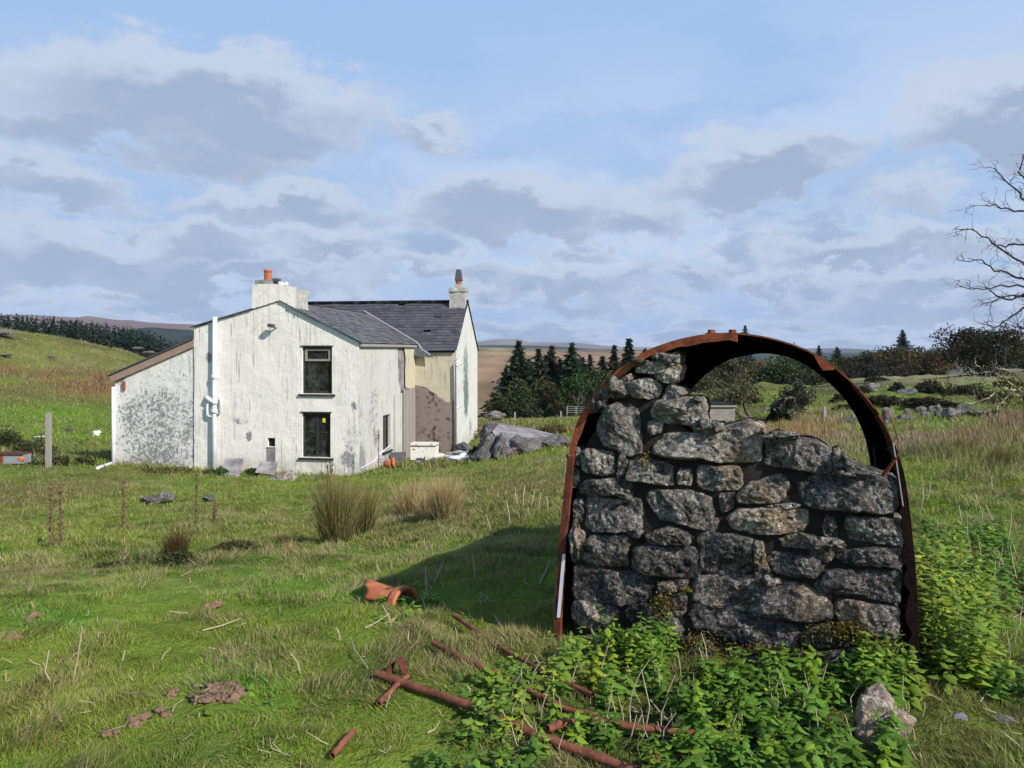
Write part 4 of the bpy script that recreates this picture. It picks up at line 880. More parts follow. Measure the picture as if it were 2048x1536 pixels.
c0 = GP(193, 872); blob('litter_bag', 'crumpled white bag on the grass left of the lean-to', 'litter', c0 + [0, 0, .1], (.2, .15, .15), M['enamel'], 90, .8)
mb = MB(); a = GP(68, 879); mb.tube([a + [0, 0, .1], a + [.3, 0, .12], a + [.6, .1, .1]], [.04, .02, .02], 6); setp(mb.build('white_pole', M['white_paint']), 'short white pole lying behind the weathered post', 'pole')
a = GP(196, 940); a2 = GP(222, 933); setp(MB().tube([a + [0, 0, .06], a2 + [0, 0, .1]], .06, 8).build('loose_pipe', M['white_paint']), 'white pipe end lying at the foot of the lean-to corner', 'pipe')
for i, (a0, a1, a2_, a3, Y, lab) in enumerate([(95, 711, 113, 719, 78, 'pale rock lying halfway up the left hillside'), (-10, 660, 28, 674, 90, 'pale rock slab near the top of the left hillside'), (268, 694, 290, 703, 88, 'pale rock on the hill crest above the lean-to roof'), (285, 702, 307, 711, 86, 'lower pale rock on the hill crest above the lean-to roof'), (2, 707, 26, 714, 80, 'thin pale rock at the left edge of the hillside'), (130, 855, 145, 863, 36, 'small pale rock behind the weathered post'), (208, 764, 219, 772, 62, 'small pale rock in the reddish grass of the hill')]):
    b = GP((a0 + a2_) / 2, a3 + 2, 20, 130); rockpx('hillside_rock', lab, a0, a1, a2_, a3, b[1], M['boulder'], 100 + i, 'rock', depth=.5, sink=-.35)

# ------------------------------------------------------------------ STEEL SHELTER AND STONE WALL
AX = np.array([.38, .925, 0]); FX = np.array([.925, -.38, 0]); LP = np.array([.24, 4.1, 0])
def onplane(px, py, back=0.):
    o = LP + AX * back; d = np.array([(px - 1024) / F, 1, -(py - HZ) / F]); k = (o @ AX) / (d @ AX); return d * k + np.array([0, 0, CAMZ])
near = [(1108, 1330), (1112, 1200), (1120, 1100), (1129, 1000), (1139, 905), (1148, 862), (1162, 828), (1193, 780), (1240, 735), (1300, 697), (1360, 677), (1420, 666), (1480, 665), (1540, 674), (1600, 692), (1650, 718), (1700, 757), (1740, 800), (1775, 850), (1797, 905), (1812, 960), (1822, 1040), (1830, 1120), (1836, 1200), (1842, 1400)]
rear = [(1312, 1090), (1313, 1000), (1318, 930), (1328, 880), (1345, 835), (1372, 790), (1392, 765), (1413, 745), (1445, 723), (1485, 709), (1530, 704), (1572, 710), (1612, 727), (1650, 755), (1686, 790), (1712, 827), (1731, 870), (1742, 920), (1747, 980), (1750, 1090)]
def resample(P3, n):
    P3 = np.array(P3); d = np.r_[0, np.cumsum(np.linalg.norm(np.diff(P3, axis=0), axis=1))]; s = np.linspace(0, d[-1], n)
    k = np.exp(-.5 * (np.arange(-2, 3) / 1.1) ** 2); k /= k.sum()
    Q = np.stack([np.interp(s, d, P3[:, i]) for i in range(3)], -1)
    R_ = Q.copy()
    for i in range(2, n - 2): R_[i] = (Q[i - 2:i + 3] * k[:, None]).sum(0)
    return R_
NN = 120; PN = resample([onplane(*p) for p in near], NN); PR = resample([onplane(p[0], p[1], 2.7) for p in rear], NN)
shel = thing('steel_shelter', 'half-cylinder rusty steel shelter with a torn rim, walled up with stones', 'shelter', (float(PN[:, 0].mean()), float(PN[:, 1].mean()), 0))
tor = np.zeros(NN)
for i in range(NN):
    q = i / (NN - 1)
    if q > .62: tor[i] = .02 + .12 * abs(fbm(np.array([[i * .33, .1, 2.]]), 3, 7)[0]) * min(1, (q - .62) * 8) + (.05 * (vnoise(np.array([[i * .9, 3., 0]]), 9)[0] + 1) if q > .7 else 0)
def shell(off, rows):
    out = []
    for t in rows:
        row = PN * (1 - t) + PR * t
        row = row + (AX * (tor * (1 - t) ** 3)[:, None])
        cen = row.mean(0); d = row - cen; d -= (d @ AX)[:, None] * AX; d /= np.linalg.norm(d, axis=1)[:, None]
        out.append(row + d * off)
    return out
rows = np.linspace(0, 1, 22); Vo = np.array(shell(.0, rows)); Vi = np.array(shell(-.008, rows))
def grid_faces(n, m, flip=False):
    idx = np.arange(n * m).reshape(n, m); f = np.stack([idx[:-1, :-1], idx[:-1, 1:], idx[1:, 1:], idx[1:, :-1]], -1).reshape(-1, 4); return f[:, ::-1].copy() if flip else f
obj('outer_skin', Vo.reshape(-1, 3), grid_faces(22, NN, True), M['rust_dark'], shel, True)
obj('inner_skin', Vi.reshape(-1, 3), grid_faces(22, NN), M['tar'], shel, True)
mb = MB()
for (ring_o, ring_i) in ((Vo[0], Vi[0]), (Vo[-1], Vi[-1])): MB().add(np.concatenate([ring_o, ring_i]), [(i, i + 1, NN + i + 1, NN + i) for i in range(NN - 1)]).build('sheet_edge', M['rust'], shel)
# near rim flange: sweep of a section  (w radial inward, t along axis)
def sweep(name, ids, wfun, t0, t1, mat, inward=True, jag=0., seed=0):
    r = np.random.default_rng(seed); R_ = PN[ids]; cen = np.array([PN[:, 0].mean(), PN[:, 1].mean(), .55]); V = []
    for k, p in enumerate(R_):
        tg = R_[min(k + 1, len(R_) - 1)] - R_[max(k - 1, 0)]; tg /= np.linalg.norm(tg); nr = np.cross(AX, tg); nr /= np.linalg.norm(nr)
        if nr @ (cen - p) < 0: nr = -nr
        w_ = wfun(k / (len(R_) - 1)) * (1 + (jag * r.uniform(-1, 1) if jag else 0)); sg = 1 if inward else -1
        V += [p - AX * t0, p + nr * w_ * sg - AX * t0, p + nr * w_ * sg + AX * t1, p + AX * t1]
    n = len(R_); f = [(i * 4 + j, i * 4 + (j + 1) % 4, (i + 1) * 4 + (j + 1) % 4, (i + 1) * 4 + j) for i in range(n - 1) for j in range(4)] + [(0, 1, 2, 3), (n * 4 - 1, n * 4 - 2, n * 4 - 3, n * 4 - 4)]
    return obj(name, V, f, mat, shel, False)
px_n = np.array([1024 + F * p[0] / p[1] for p in PN]); py_n = np.array([HZ + (CAMZ - p[2]) / p[1] * F for p in PN])
iL = int(np.argmax(px_n > 1139)); iT = int(np.argmax(px_n > 1488))
sweep('rim_flange', np.arange(iL - 1, iT), lambda q: .030 + .012 * q, .012, .02, M['rust'], jag=.16)
ik = [i for i in range(NN // 2, NN) if px_n[i] > 1622 and py_n[i] < 736]
sweep('rim_flange', np.array(ik), lambda q: .012 + .03 * math.sin(3.1 * q), .035, .0, M['rust'], jag=.35, seed=3)
ik = [i for i in range(NN // 2, NN) if py_n[i] > 880]
sweep('rim_flange', np.array(ik), lambda q: .028 + .018 * q, .004, .02, M['rust_black'], inward=True, jag=.45, seed=4)  # strip coloured near black to widen the shaded band inside the rim
for r0_, r1_, lo_, hi_, mt_ in ((0, 2, .66, .84, 'rust_dark'), (0, 1, .80, .93, 'rust')):
    j0, j1 = int(NN * lo_), int(NN * hi_); jj = np.arange(j0, j1); nj = len(jj); Vp = np.array([Vi[r0_][jj], (Vi[0][jj] * (1 - (.35 + .6 * np.abs(fbm(np.stack([jj * .35, jj * 0 + .2, jj * 0.], -1), 3, r1_)) * np.sin(np.linspace(0, math.pi, nj)))[:, None] * r1_ * .6) + Vi[3][jj] * ((.35 + .6 * np.abs(fbm(np.stack([jj * .35, jj * 0 + .2, jj * 0.], -1), 3, r1_)) * np.sin(np.linspace(0, math.pi, nj)))[:, None] * r1_ * .6))]); cen_ = PN.mean(0)
    dd_ = cen_ - Vp; dd_ /= np.linalg.norm(dd_, axis=2)[..., None]; Vp = Vp + dd_ * (.004 + .002 * (mt_ == 'rust')); obj('rust_flakes', Vp.reshape(-1, 3), grid_faces(2, nj), M[mt_], shel, True)
# left upright bar
pts = [onplane(1133, 875, -.03)] + [onplane(px, py, -.03) for (px, py) in ((1138, 900), (1131, 1000), (1122, 1100), (1114, 1200), (1106, 1330))]
up_ = sweep('upright_bar', np.arange(0, iL + 1), lambda q: .040 - .004 * q, .03, .0, M['rust_bar'], jag=.04)
mb = MB(); a = [onplane(px, py, -.034) for (px, py) in ((1125, 1108), (1131, 1108), (1120, 1235), (1114, 1235))]; mb.add(a + [q - AX * .003 for q in a], [(4, 5, 6, 7), (0, 1, 5, 4), (1, 2, 6, 5), (2, 3, 7, 6), (3, 0, 4, 7)]); mb.build('white_paint_strip', M['white_paint'], up_)
for (bx, by) in ((1423, 664), (1465, 664)):
    c0 = onplane(bx, by, .02); MB().tube([c0 + [0, 0, -.03], c0 + [0, 0, .012]], .02, 6).build('bolt', M['rust'], shel); MB().tube([c0 + [0, 0, -.012], c0 + [0, 0, -.004]], .032, 12).build('washer', M['rust_pipe'], shel)
for (cx_, cy_) in ((1141, 888), (1144, 912)):
    c0 = onplane(cx_ - 3, cy_, -.02); MB().tube([c0, c0 + np.array([-.02, -.01, 0])], .012, 6).build('bolt', M['rust_dark'], shel)
mb = MB(); mb.tube([onplane(*p) for p in ((1770, 818, -.0), (1780, 832, -.03), (1788, 852, -.04), (1796, 880, -.05), (1798, 902, -.06), (1792, 920, -.06), (1768, 950, -.05))], [.003] * 7, 5); setp(mb.build('rusty_wire', M['rust'], None), 'thin rusty wire looping down over the torn right rim', 'wire')
mb = MB(); mb.tube([onplane(1793, 915, -.05), onplane(1766, 952, -.03)], [.005, .011], 6); setp(mb.build('rusty_rod', M['rust'], None), 'short rusty rod leaning on the right end of the stone wall', 'rod')
mb = MB(); mb.tube([onplane(1786, 885, -.03), onplane(1796, 945, -.035), onplane(1806, 1012, -.04)], .003, 6); setp(mb.build('grey_cable', M['old_wood'], None), 'straight grey cable hanging inside the right rim', 'cable')
mb = MB(); mb.tube([onplane(1747, 895, .9), onplane(1753, 945, .8)], .004, 5); mb.build('scratch_strip', M['old_wood'], shel)

swall = thing('stone_wall', 'rough grey stone wall with a broken stepped top closing the shelter mouth', 'wall', (1.0, 3.85, 0))
FB = .025
core = [(1150, 1330), (1146, 1120), (1150, 1000), (1160, 930), (1178, 880), (1205, 840), (1228, 800), (1265, 775), (1300, 752), (1325, 742), (1330, 770), (1320, 805), (1340, 828), (1375, 860), (1440, 884), (1500, 880), (1560, 902), (1640, 925), (1700, 975), (1785, 998), (1793, 1100), (1790, 1200), (1788, 1400), (1500, 1400)]
cv = [onplane(p[0], p[1], FB) for p in core]; tr = mgeo.tessellate_polygon([[Vector((float(q @ FX), q[2], 0)) for q in cv]]); n = len(cv)
gp_ = []; ug = np.arange(-.05, 1.95, .016); zg = np.arange(-.05, 1.75, .016); UG, ZG = np.meshgrid(ug, zg)
fr_ = AX * (cv[0] @ AX) + FX * UG[..., None] + np.array([0, 0, 1.]) * ZG[..., None]; dpn = fbm(fr_ * 11, 4, 77, .6); fr_ = fr_ - AX * (-.012 + .02 * dpn)[..., None]
poly2 = np.array([[q @ FX, q[2]] for q in cv])
def inpoly(x, y, Pq):
    c_ = np.zeros(x.shape, bool); j = len(Pq) - 1
    for i in range(len(Pq)):
        xi, yi = Pq[i]; xj, yj = Pq[j]; c_ ^= ((yi > y) != (yj > y)) & (x < (xj - xi) * (y - yi) / (yj - yi + 1e-12) + xi); j = i
    return c_
ink = inpoly(UG, ZG, poly2); gi = np.arange(UG.size).reshape(UG.shape); fq = np.stack([gi[:-1, :-1], gi[:-1, 1:], gi[1:, 1:], gi[1:, :-1]], -1)[ink[:-1, :-1] & ink[1:, 1:] & ink[:-1, 1:] & ink[1:, :-1]]
core_mb = MB().add(fr_.reshape(-1, 3), fq).add(cv, tr).add(cv + [q + AX * .24 for q in cv], [(i, (i + 1) % n, n + (i + 1) % n, n + i) for i in range(n)]).add([q + AX * .24 for q in cv], tr); core_mb.build('rubble_core', M['mortar'], swall)
STONES = [
 [(1305,714),(1322,701),(1340,708),(1352,703),(1360,711),(1357,724),(1345,730),(1330,724),(1310,718)], [(1265,730),(1280,719),(1300,720),(1325,722),(1336,733),(1325,745),(1300,748),(1275,746)],
 [(1303,742),(1335,732),(1352,725),(1361,738),(1355,758),(1345,769),(1330,765),(1310,755)], [(1262,765),(1290,754),(1312,760),(1327,776),(1320,790),(1300,800),(1275,796),(1255,786)],
 [(1217,778),(1238,752),(1264,748),(1270,765),(1258,790),(1235,797),(1218,792)], [(1180,822),(1188,792),(1205,769),(1219,776),(1215,800),(1205,815),(1190,825)],
 [(1196,845),(1213,815),(1240,803),(1265,810),(1279,835),(1285,870),(1280,900),(1262,912),(1240,904),(1210,886),(1192,865)], [(1325,792),(1338,768),(1355,775),(1371,789),(1350,796),(1330,801)],
 [(1298,825),(1316,802),(1345,795),(1375,792),(1400,800),(1411,818),(1406,846),(1380,850),(1345,848),(1318,843)], [(1297,847),(1310,836),(1330,845),(1322,865),(1305,871),(1294,860)],
 [(1304,888),(1325,868),(1370,866),(1420,862),(1460,849),(1495,842),(1519,854),(1527,885),(1521,920),(1480,924),(1440,926),(1400,917),(1340,913),(1308,906)],
 [(1163,907),(1180,895),(1205,897),(1226,905),(1234,925),(1229,946),(1205,952),(1180,947),(1167,932)], [(1148,905),(1156,892),(1165,908),(1160,931),(1150,926)], [(1141,957),(1148,930),(1158,945),(1160,962),(1150,976),(1142,970)],
 [(1253,946),(1264,924),(1285,916),(1320,922),(1349,933),(1346,967),(1320,967),(1285,963),(1257,957)], [(1354,952),(1361,938),(1381,939),(1385,955),(1381,969),(1357,968)], [(1390,947),(1400,931),(1440,931),(1470,931),(1483,946),(1486,967),(1470,980),(1425,982),(1400,974)],
 [(1156,970),(1180,958),(1225,954),(1255,960),(1269,973),(1258,987),(1225,990),(1175,990),(1158,987)], [(1470,990),(1490,970),(1530,953),(1560,949),(1577,964),(1573,997),(1545,1007),(1510,1006),(1480,1003)],
 [(1530,905),(1532,876),(1548,865),(1580,874),(1620,882),(1650,894),(1666,910),(1664,939),(1630,946),(1600,937),(1560,934),(1532,926)], [(1663,906),(1678,899),(1688,915),(1687,937),(1668,942)],
 [(1596,966),(1640,944),(1690,937),(1740,943),(1782,956),(1797,975),(1798,1012),(1780,1022),(1720,1024),(1650,1017),(1612,1007),(1597,987)],
 [(1170,1003),(1185,991),(1240,997),(1270,994),(1284,1010),(1286,1047),(1275,1062),(1240,1064),(1190,1062),(1171,1047)], [(1148,1020),(1150,998),(1166,1000),(1169,1032),(1158,1048),(1148,1045)],
 [(1294,1000),(1305,984),(1340,979),(1380,979),(1420,994),(1433,1020),(1436,1047),(1425,1059),(1395,1057),(1360,1047),(1325,1037),(1300,1017)], [(1286,1068),(1310,1061),(1340,1051),(1370,1060),(1386,1072),(1381,1088),(1340,1087),(1300,1083)],
 [(1168,1088),(1188,1069),(1230,1067),(1256,1072),(1264,1100),(1259,1127),(1235,1132),(1190,1130),(1167,1117)], [(1142,1092),(1154,1056),(1171,1070),(1168,1115),(1150,1124),(1142,1108)],
 [(1264,1096),(1285,1088),(1340,1086),(1386,1093),(1401,1120),(1404,1141),(1390,1154),(1340,1152),(1290,1147),(1264,1127)], [(1394,1076),(1420,1060),(1465,1066),(1506,1078),(1511,1105),(1509,1137),(1480,1150),(1430,1149),(1406,1136),(1398,1110)],
 [(1452,1036),(1472,1018),(1530,1014),(1580,1014),(1612,1020),(1619,1046),(1602,1060),(1560,1067),(1515,1067),(1468,1056)], [(1553,1076),(1600,1065),(1640,1075),(1692,1088),(1682,1100),(1650,1104),(1620,1097),(1568,1093)],
 [(1529,1116),(1552,1104),(1600,1107),(1641,1118),(1647,1136),(1630,1152),(1590,1153),(1550,1140)], [(1642,1052),(1654,1027),(1670,1038),(1678,1065),(1668,1080),(1649,1074)],
 [(1684,1052),(1699,1034),(1750,1032),(1796,1038),(1806,1060),(1804,1087),(1780,1090),(1740,1085),(1699,1074)], [(1670,1112),(1690,1099),(1730,1096),(1765,1094),(1800,1092),(1809,1110),(1802,1130),(1760,1132),(1700,1125)],
 [(1620,1166),(1648,1140),(1700,1135),(1760,1139),(1796,1143),(1801,1175),(1792,1203),(1750,1198),(1690,1184),(1638,1181)], [(1378,1172),(1400,1154),(1460,1147),(1530,1149),(1580,1159),(1622,1174),(1662,1190),(1670,1216),(1655,1232),(1620,1242),(1560,1235),(1490,1225),(1420,1208),(1383,1197)],
 [(1143,1152),(1158,1132),(1210,1137),(1270,1144),(1306,1155),(1314,1175),(1301,1197),(1260,1205),(1200,1208),(1160,1198),(1144,1178)], [(1316,1166),(1345,1157),(1376,1159),(1372,1176),(1345,1182),(1319,1180)], [(1334,1197),(1355,1184),(1376,1195),(1371,1221),(1355,1230),(1339,1217)],
 [(1143,1217),(1163,1198),(1215,1208),(1237,1220),(1217,1242),(1190,1262),(1158,1248),(1144,1234)], [(1248,1217),(1288,1204),(1330,1210),(1352,1235),(1372,1260),(1330,1268),(1290,1258),(1255,1238)],
 [(1369,1226),(1400,1208),(1450,1214),(1530,1234),(1592,1249),(1602,1268),(1582,1292),(1530,1293),(1450,1273),(1388,1252)], [(1670,1202),(1700,1199),(1760,1207),(1797,1219),(1799,1250),(1787,1272),(1740,1265),(1690,1250),(1669,1226)],
 [(1603,1262),(1640,1244),(1680,1254),(1722,1267),(1702,1287),(1640,1293),(1605,1283)], [(1308,1272),(1360,1267),(1420,1280),(1442,1302),(1380,1316),(1320,1306)], [(1150,1275),(1200,1265),(1260,1268),(1300,1285),(1290,1320),(1200,1325),(1150,1310)],
 [(1400,862),(1420,846),(1440,850),(1445,866),(1425,872)], [(1690,925),(1720,935),(1760,955),(1740,965),(1695,950)], [(1620,1103),(1662,1098),(1668,1112),(1650,1122),(1625,1116)], [(1480,1300),(1560,1295),(1650,1300),(1780,1290),(1795,1340),(1600,1350),(1490,1345)],
 [(1235,955),(1238,912),(1250,905),(1256,925),(1248,950)], [(1520,1010),(1545,1008),(1598,1005),(1605,1012),(1560,1018)], [(1508,1080),(1528,1078),(1530,1110),(1545,1150),(1512,1152)], [(1440,985),(1470,985),(1468,1012),(1445,1025),(1438,1000)]]
def stone(poly, k):
    r = np.random.default_rng(500 + k); Q = np.array([onplane(p[0], p[1], FB) for p in poly]); U = np.stack([Q @ FX, Q[:, 2]], -1); c = U.mean(0); dl = np.linalg.norm(U - c, axis=1)[:, None]; U = c + (U - c) * (1 - .001 / dl)
    for _ in range(2):
        nx_ = np.roll(U, -1, 0); U = np.stack([U * .9 + nx_ * .1, U * .1 + nx_ * .9], 1).reshape(-1, 2)
    d = np.r_[0, np.cumsum(np.linalg.norm(np.diff(np.vstack([U, U[:1]]), axis=0), axis=1))]; size = math.sqrt(abs(.5 * np.sum(U[:, 0] * np.roll(U[:, 1], -1) - np.roll(U[:, 0], -1) * U[:, 1])))
    m = 72; s = np.linspace(0, d[-1], m, endpoint=False); UU = np.vstack([U, U[:1]]); Bd = np.stack([np.interp(s, d, UU[:, i]) for i in (0, 1)], -1)
    dirn = Bd - c; hw_ = np.abs(dirn).max(0); nn_ = dirn / hw_; se = (np.abs(nn_[:, 0]) ** 6 + np.abs(nn_[:, 1]) ** 6) ** (1 / 6); er = np.linalg.norm(nn_, axis=1)
    kk_ = 1 + .42 * np.clip(er / np.maximum(se, .2) - 1, 0, .4) * (se > .45); dirn = dirn * kk_[:, None] * (1 + .03 * fbm(np.stack([Bd[:, 0] * 22, Bd[:, 1] * 22, Bd[:, 0] * 0 + k], -1), 3, k))[:, None]; rl = np.linalg.norm(dirn, axis=1)
    D = float(np.clip(size * .5, .035, .065)) * r.uniform(.85, 1.2); tilt = r.normal(0, .13, 2)
    K = 24; V = []
    fac = [(r.normal(0, .34, 2), r.uniform(.62, 1.15)) for _ in range(6)]
    rad = [1 - (1 - i / K) for i in range(K + 1)]
    for t in rad:
        q = c + dirn * t * .985; h = D * (1 - t ** 12) ** .75 if t < 1 else 0
        hf = np.min([D * o_ + (q - c) @ g_ for g_, o_ in fac], 0) + (q - c) @ tilt
        h = np.maximum(np.minimum(h, hf), np.minimum(h, .012))
        V.append(np.concatenate([q, np.broadcast_to(h, (m,))[:, None] if np.ndim(h) == 0 else np.array(h)[:, None]], 1))
    dps = [.015, .035, .06, .09, .12, .15, .18, .205, .22]
    for dp in dps: V.append(np.concatenate([c + dirn * (.985 - .1 * dp), np.full((m, 1), -dp)], 1))
    V.append(np.concatenate([c + dirn * .1, np.full((m, 1), -.24)], 1))
    V = np.array(V); ker = LP + AX * FB; ker = ker - FX * (ker @ FX) ; ker[2] = 0
    base = AX * ((LP + AX * FB) @ AX)
    W3 = base + FX * V[..., 0:1] + np.array([0, 0, 1.]) * V[..., 1:2] - AX * V[..., 2:3]
    flatp = W3.reshape(-1, 3)
    n1 = fbm(flatp * 8 + k * 3.3, 5, k, .62); n2 = 1 - abs(fbm(flatp * 17 + k, 4, k + 40, .6)) * 1.4; n3 = fbm(flatp * 50 + k, 3, k + 80, .65)
    n4 = 1 - abs(fbm(flatp * 28 + k * 2., 3, k + 60, .6)) * 2
    disp = (.009 * n1 + .007 * n2 + .004 * n4 + .005 * n3).reshape(V.shape[:2])
    nd = np.zeros(V.shape); nd[:K + 1] = 0
    tt = np.array(rad + [1] * 9 + [1])[:, None]
    radial = (dirn / rl[:, None])[None] * (tt ** 3)[..., None]
    W3 = W3 + (FX * radial[..., 0:1] + np.array([0, 0, 1.]) * radial[..., 1:2]) * (disp * .55)[..., None] - AX * (disp * (1 - tt ** 6 * .6))[..., None]
    nR = len(V); idx = np.arange(nR * m).reshape(nR, m); a = idx[:-1]; b = idx[1:]
    f = np.stack([a, b, np.roll(b, -1, 1), np.roll(a, -1, 1)], -1).reshape(-1, 4)
    my = np.mean([p[1] for p in poly]); mt = 'stone_pale' if my < 900 else ('stone_dark' if my > 1040 + r.uniform(-40, 60) else 'stone')  # stone tone by height: pale at the top, dark towards the bottom
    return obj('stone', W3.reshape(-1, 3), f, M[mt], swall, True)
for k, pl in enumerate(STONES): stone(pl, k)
# pale mortar lumps, moss and the white lichen patch
for i, (px, py, sx, sy) in enumerate([(1405, 850, 14, 10), (1430, 856, 12, 9), (1530, 866, 16, 8), (1232, 775, 20, 14), (1200, 800, 14, 18), (1690, 925, 14, 12), (1155, 1075, 9, 24), (1248, 985, 12, 8), (1570, 869, 30, 5), (1700, 944, 30, 5), (1395, 798, 10, 6), (1270, 1060, 14, 10), (1340, 716, 18, 6), (1660, 1085, 20, 8), (1540, 1160, 16, 8), (1280, 722, 16, 5)]):
    c0 = onplane(px, py, FB - .015); r_ = c0[1] / F; blob('mortar_lump', None, None, c0, (sx * r_, .05, sy * r_), M['stone'], 300 + i, .9, 14, parent=swall, rz=-.39)
c0 = onplane(1325, 1251, .03); M['lichen'] = material('white lichen', lambda b, s: (b.put(s.inputs['Normal'], b.bump(b.noise(b.pos(), 60, 5, .7), 1, .015)), b.mix(b.noise(b.pos(), 40, 4), (.42, .42, .36, 1), (.66, .66, .56, 1)))[1]); blob('lichen_patch', None, None, c0, (.042, .018, .027), M['lichen'], 333, .6, 14, parent=swall, rz=-.39)
mp = []
for (px, py, rx, ry, n) in [(1322, 1212, 22, 26, 700), (1390, 1290, 50, 22, 900), (1690, 1262, 70, 22, 1000), (1290, 1300, 60, 18, 500), (1290, 925, 10, 25, 120), (1525, 1300, 60, 12, 500), (1755, 1295, 40, 22, 500), (1370, 1180, 12, 8, 100)]:
    for _ in range(n): mp.append(onplane(px + rng.normal(0, rx * .5), py + rng.normal(0, ry * .5), FB - rng.uniform(.02, .075)))
setp(leafobj('moss', np.array(mp), .006 * rng.uniform(.6, 1.5, len(mp)), np.array([.15, .12, .025]), .4, swall, mat=M['moss']), kind='stuff')

# ------------------------------------------------------------------ rusty pipes, tile and near rock
def pipe(label, pts, r, hgt, mat='rust_pipe', name='rusty_pipe', n=10, cat='pipe'):
    Q = [GP(px, py, dz=hgt) for px, py in pts]; Q = np.array(Q); Q[:, 2] += hgt
    z = np.polyfit(np.arange(len(Q)), Q[:, 2], 1); Q[:, 2] = np.polyval(z, np.arange(len(Q)))
    m = 14; s = np.linspace(0, len(Q) - 1, m); W_ = np.stack([np.interp(s, np.arange(len(Q)), Q[:, i]) for i in range(3)], -1); W_[1:-1, 2] += rng.normal(0, .002, m - 2)
    mb = MB(); mb.tube(W_, r * (1 + .05 * rng.standard_normal(m)), n, cap=False)
    a = W_[0] - W_[1]; a /= np.linalg.norm(a); mb.tube([W_[0], W_[0] - a * .1], [r * .72, r * .72], n, cap=False); mb.tube([W_[0] + a * .0, W_[0] - a * .001], [r, r * .72], n, cap=False)
    return setp(mb.build(name, M[mat], None, True), label, cat)
pipe('thin rusty pipe running from the shelter shadow towards the nettles, farthest of the long pipes', [(908, 1237), (1000, 1290), (1100, 1346), (1185, 1398)], .0125, .035)
pipe('middle rusty pipe of the three long ones, with its open end in the grass', [(866, 1288), (940, 1325), (1015, 1358), (1130, 1412), (1200, 1440)], .013, .035)
pipe('thickest rusty pipe crossing the grass to the bottom edge', [(752, 1346), (930, 1412), (1100, 1478), (1275, 1545)], .018, .04)
pipe('short rusty bar lying under the thick pipe by the hoop', [(757, 1408), (795, 1370), (815, 1352)], .012, .03, name='rusty_bar', cat='bar')
pipe('rusty bar half sunk in grass near the bottom edge', [(664, 1512), (706, 1464)], .013, .03, name='rusty_bar', cat='bar')
pipe('rusty pipe piece showing between nettle leaves at bottom centre', [(1095, 1458), (1145, 1440)], .015, .05)
pipe('rusty pipe buried in the nettles below the stone wall', [(1180, 1440), (1300, 1462), (1460, 1470)], .015, .05)
pipe('lowest rusty pipe hidden in the nettles at the bottom edge', [(1290, 1515), (1420, 1528), (1500, 1550)], .016, .05)
h0 = GP(795, 1352); pts = []
for a in np.linspace(-.3, math.pi + .6, 22): pts.append(h0 + np.array([.036 * math.cos(a), .016 * math.sin(a), .01 + .058 * math.sin(a)]))
mb = MB(); pts = np.array(pts); wv = np.array([.012, .03, 0]); k = len(pts); mb.add(np.concatenate([pts - wv, pts + wv, (pts + wv) * 1 + (pts - h0) * .05, (pts - wv) + (pts - h0) * .05]), [(i + a * k, i + 1 + a * k, i + 1 + ((a + 1) % 4) * k, i + ((a + 1) % 4) * k) for i in range(k - 1) for a in range(4)])
setp(mb.build('rusty_hoop', M['rust_dark'], None), 'bent rusty hoop standing beside the end of the thick pipe', 'hoop')
# broken clay saddle: a bent half-pipe with collar
c0 = GP(785, 1205); tl = thing('broken_clay_tile', 'broken orange clay pipe section with a raised collar on the grass', 'clay pipe', c0)
ax = np.array([.80, -.55, .10]); ax /= np.linalg.norm(ax); sx = np.cross(ax, [0, 0, 1]); sx /= np.linalg.norm(sx); uz = np.cross(sx, ax)
def halfpipe(L0, L1, r0_, r1_, a0, a1, th, off, jag=0, nA=18, nL=8):
    V = []
    for s in (0, 1):
        for i in range(nL + 1):
            for j in range(nA + 1):
                t = i / nL; a = a0 + (a1 - a0) * j / nA; l = L0 + (L1 - L0) * t
                if jag: l += jag * math.sin(a * 2 + .6) * (1 - t) + .012 * math.sin(a * 9)
                rr = (r0_ + (r1_ - r0_) * t) - s * th
                V.append(c0 + off + ax * l + sx * math.cos(a) * rr + uz * math.sin(a) * rr)
    V = np.array(V); g0 = grid_faces(nL + 1, nA + 1); N1 = (nL + 1) * (nA + 1); f = [tuple(q) for q in g0] + [tuple(q[::-1] + N1) for q in g0]
    per = [i * (nA + 1) for i in range(nL + 1)] + [nL * (nA + 1) + j for j in range(1, nA + 1)] + [i * (nA + 1) + nA for i in range(nL - 1, -1, -1)] + list(range(nA - 1, 0, -1))
    f += [(per[i], per[(i + 1) % len(per)], per[(i + 1) % len(per)] + N1, per[i] + N1) for i in range(len(per))]
    return V, f
off = np.array([0, 0, -.015])
obj('body', *halfpipe(-.20, .09, .15, .105, .45, 2.75, .014, off, .08), M['terracotta'], tl, True)
obj('collar', *halfpipe(.07, .125, .132, .132, .15, 3.0, .03, off, 0), M['terracotta'], tl, True)
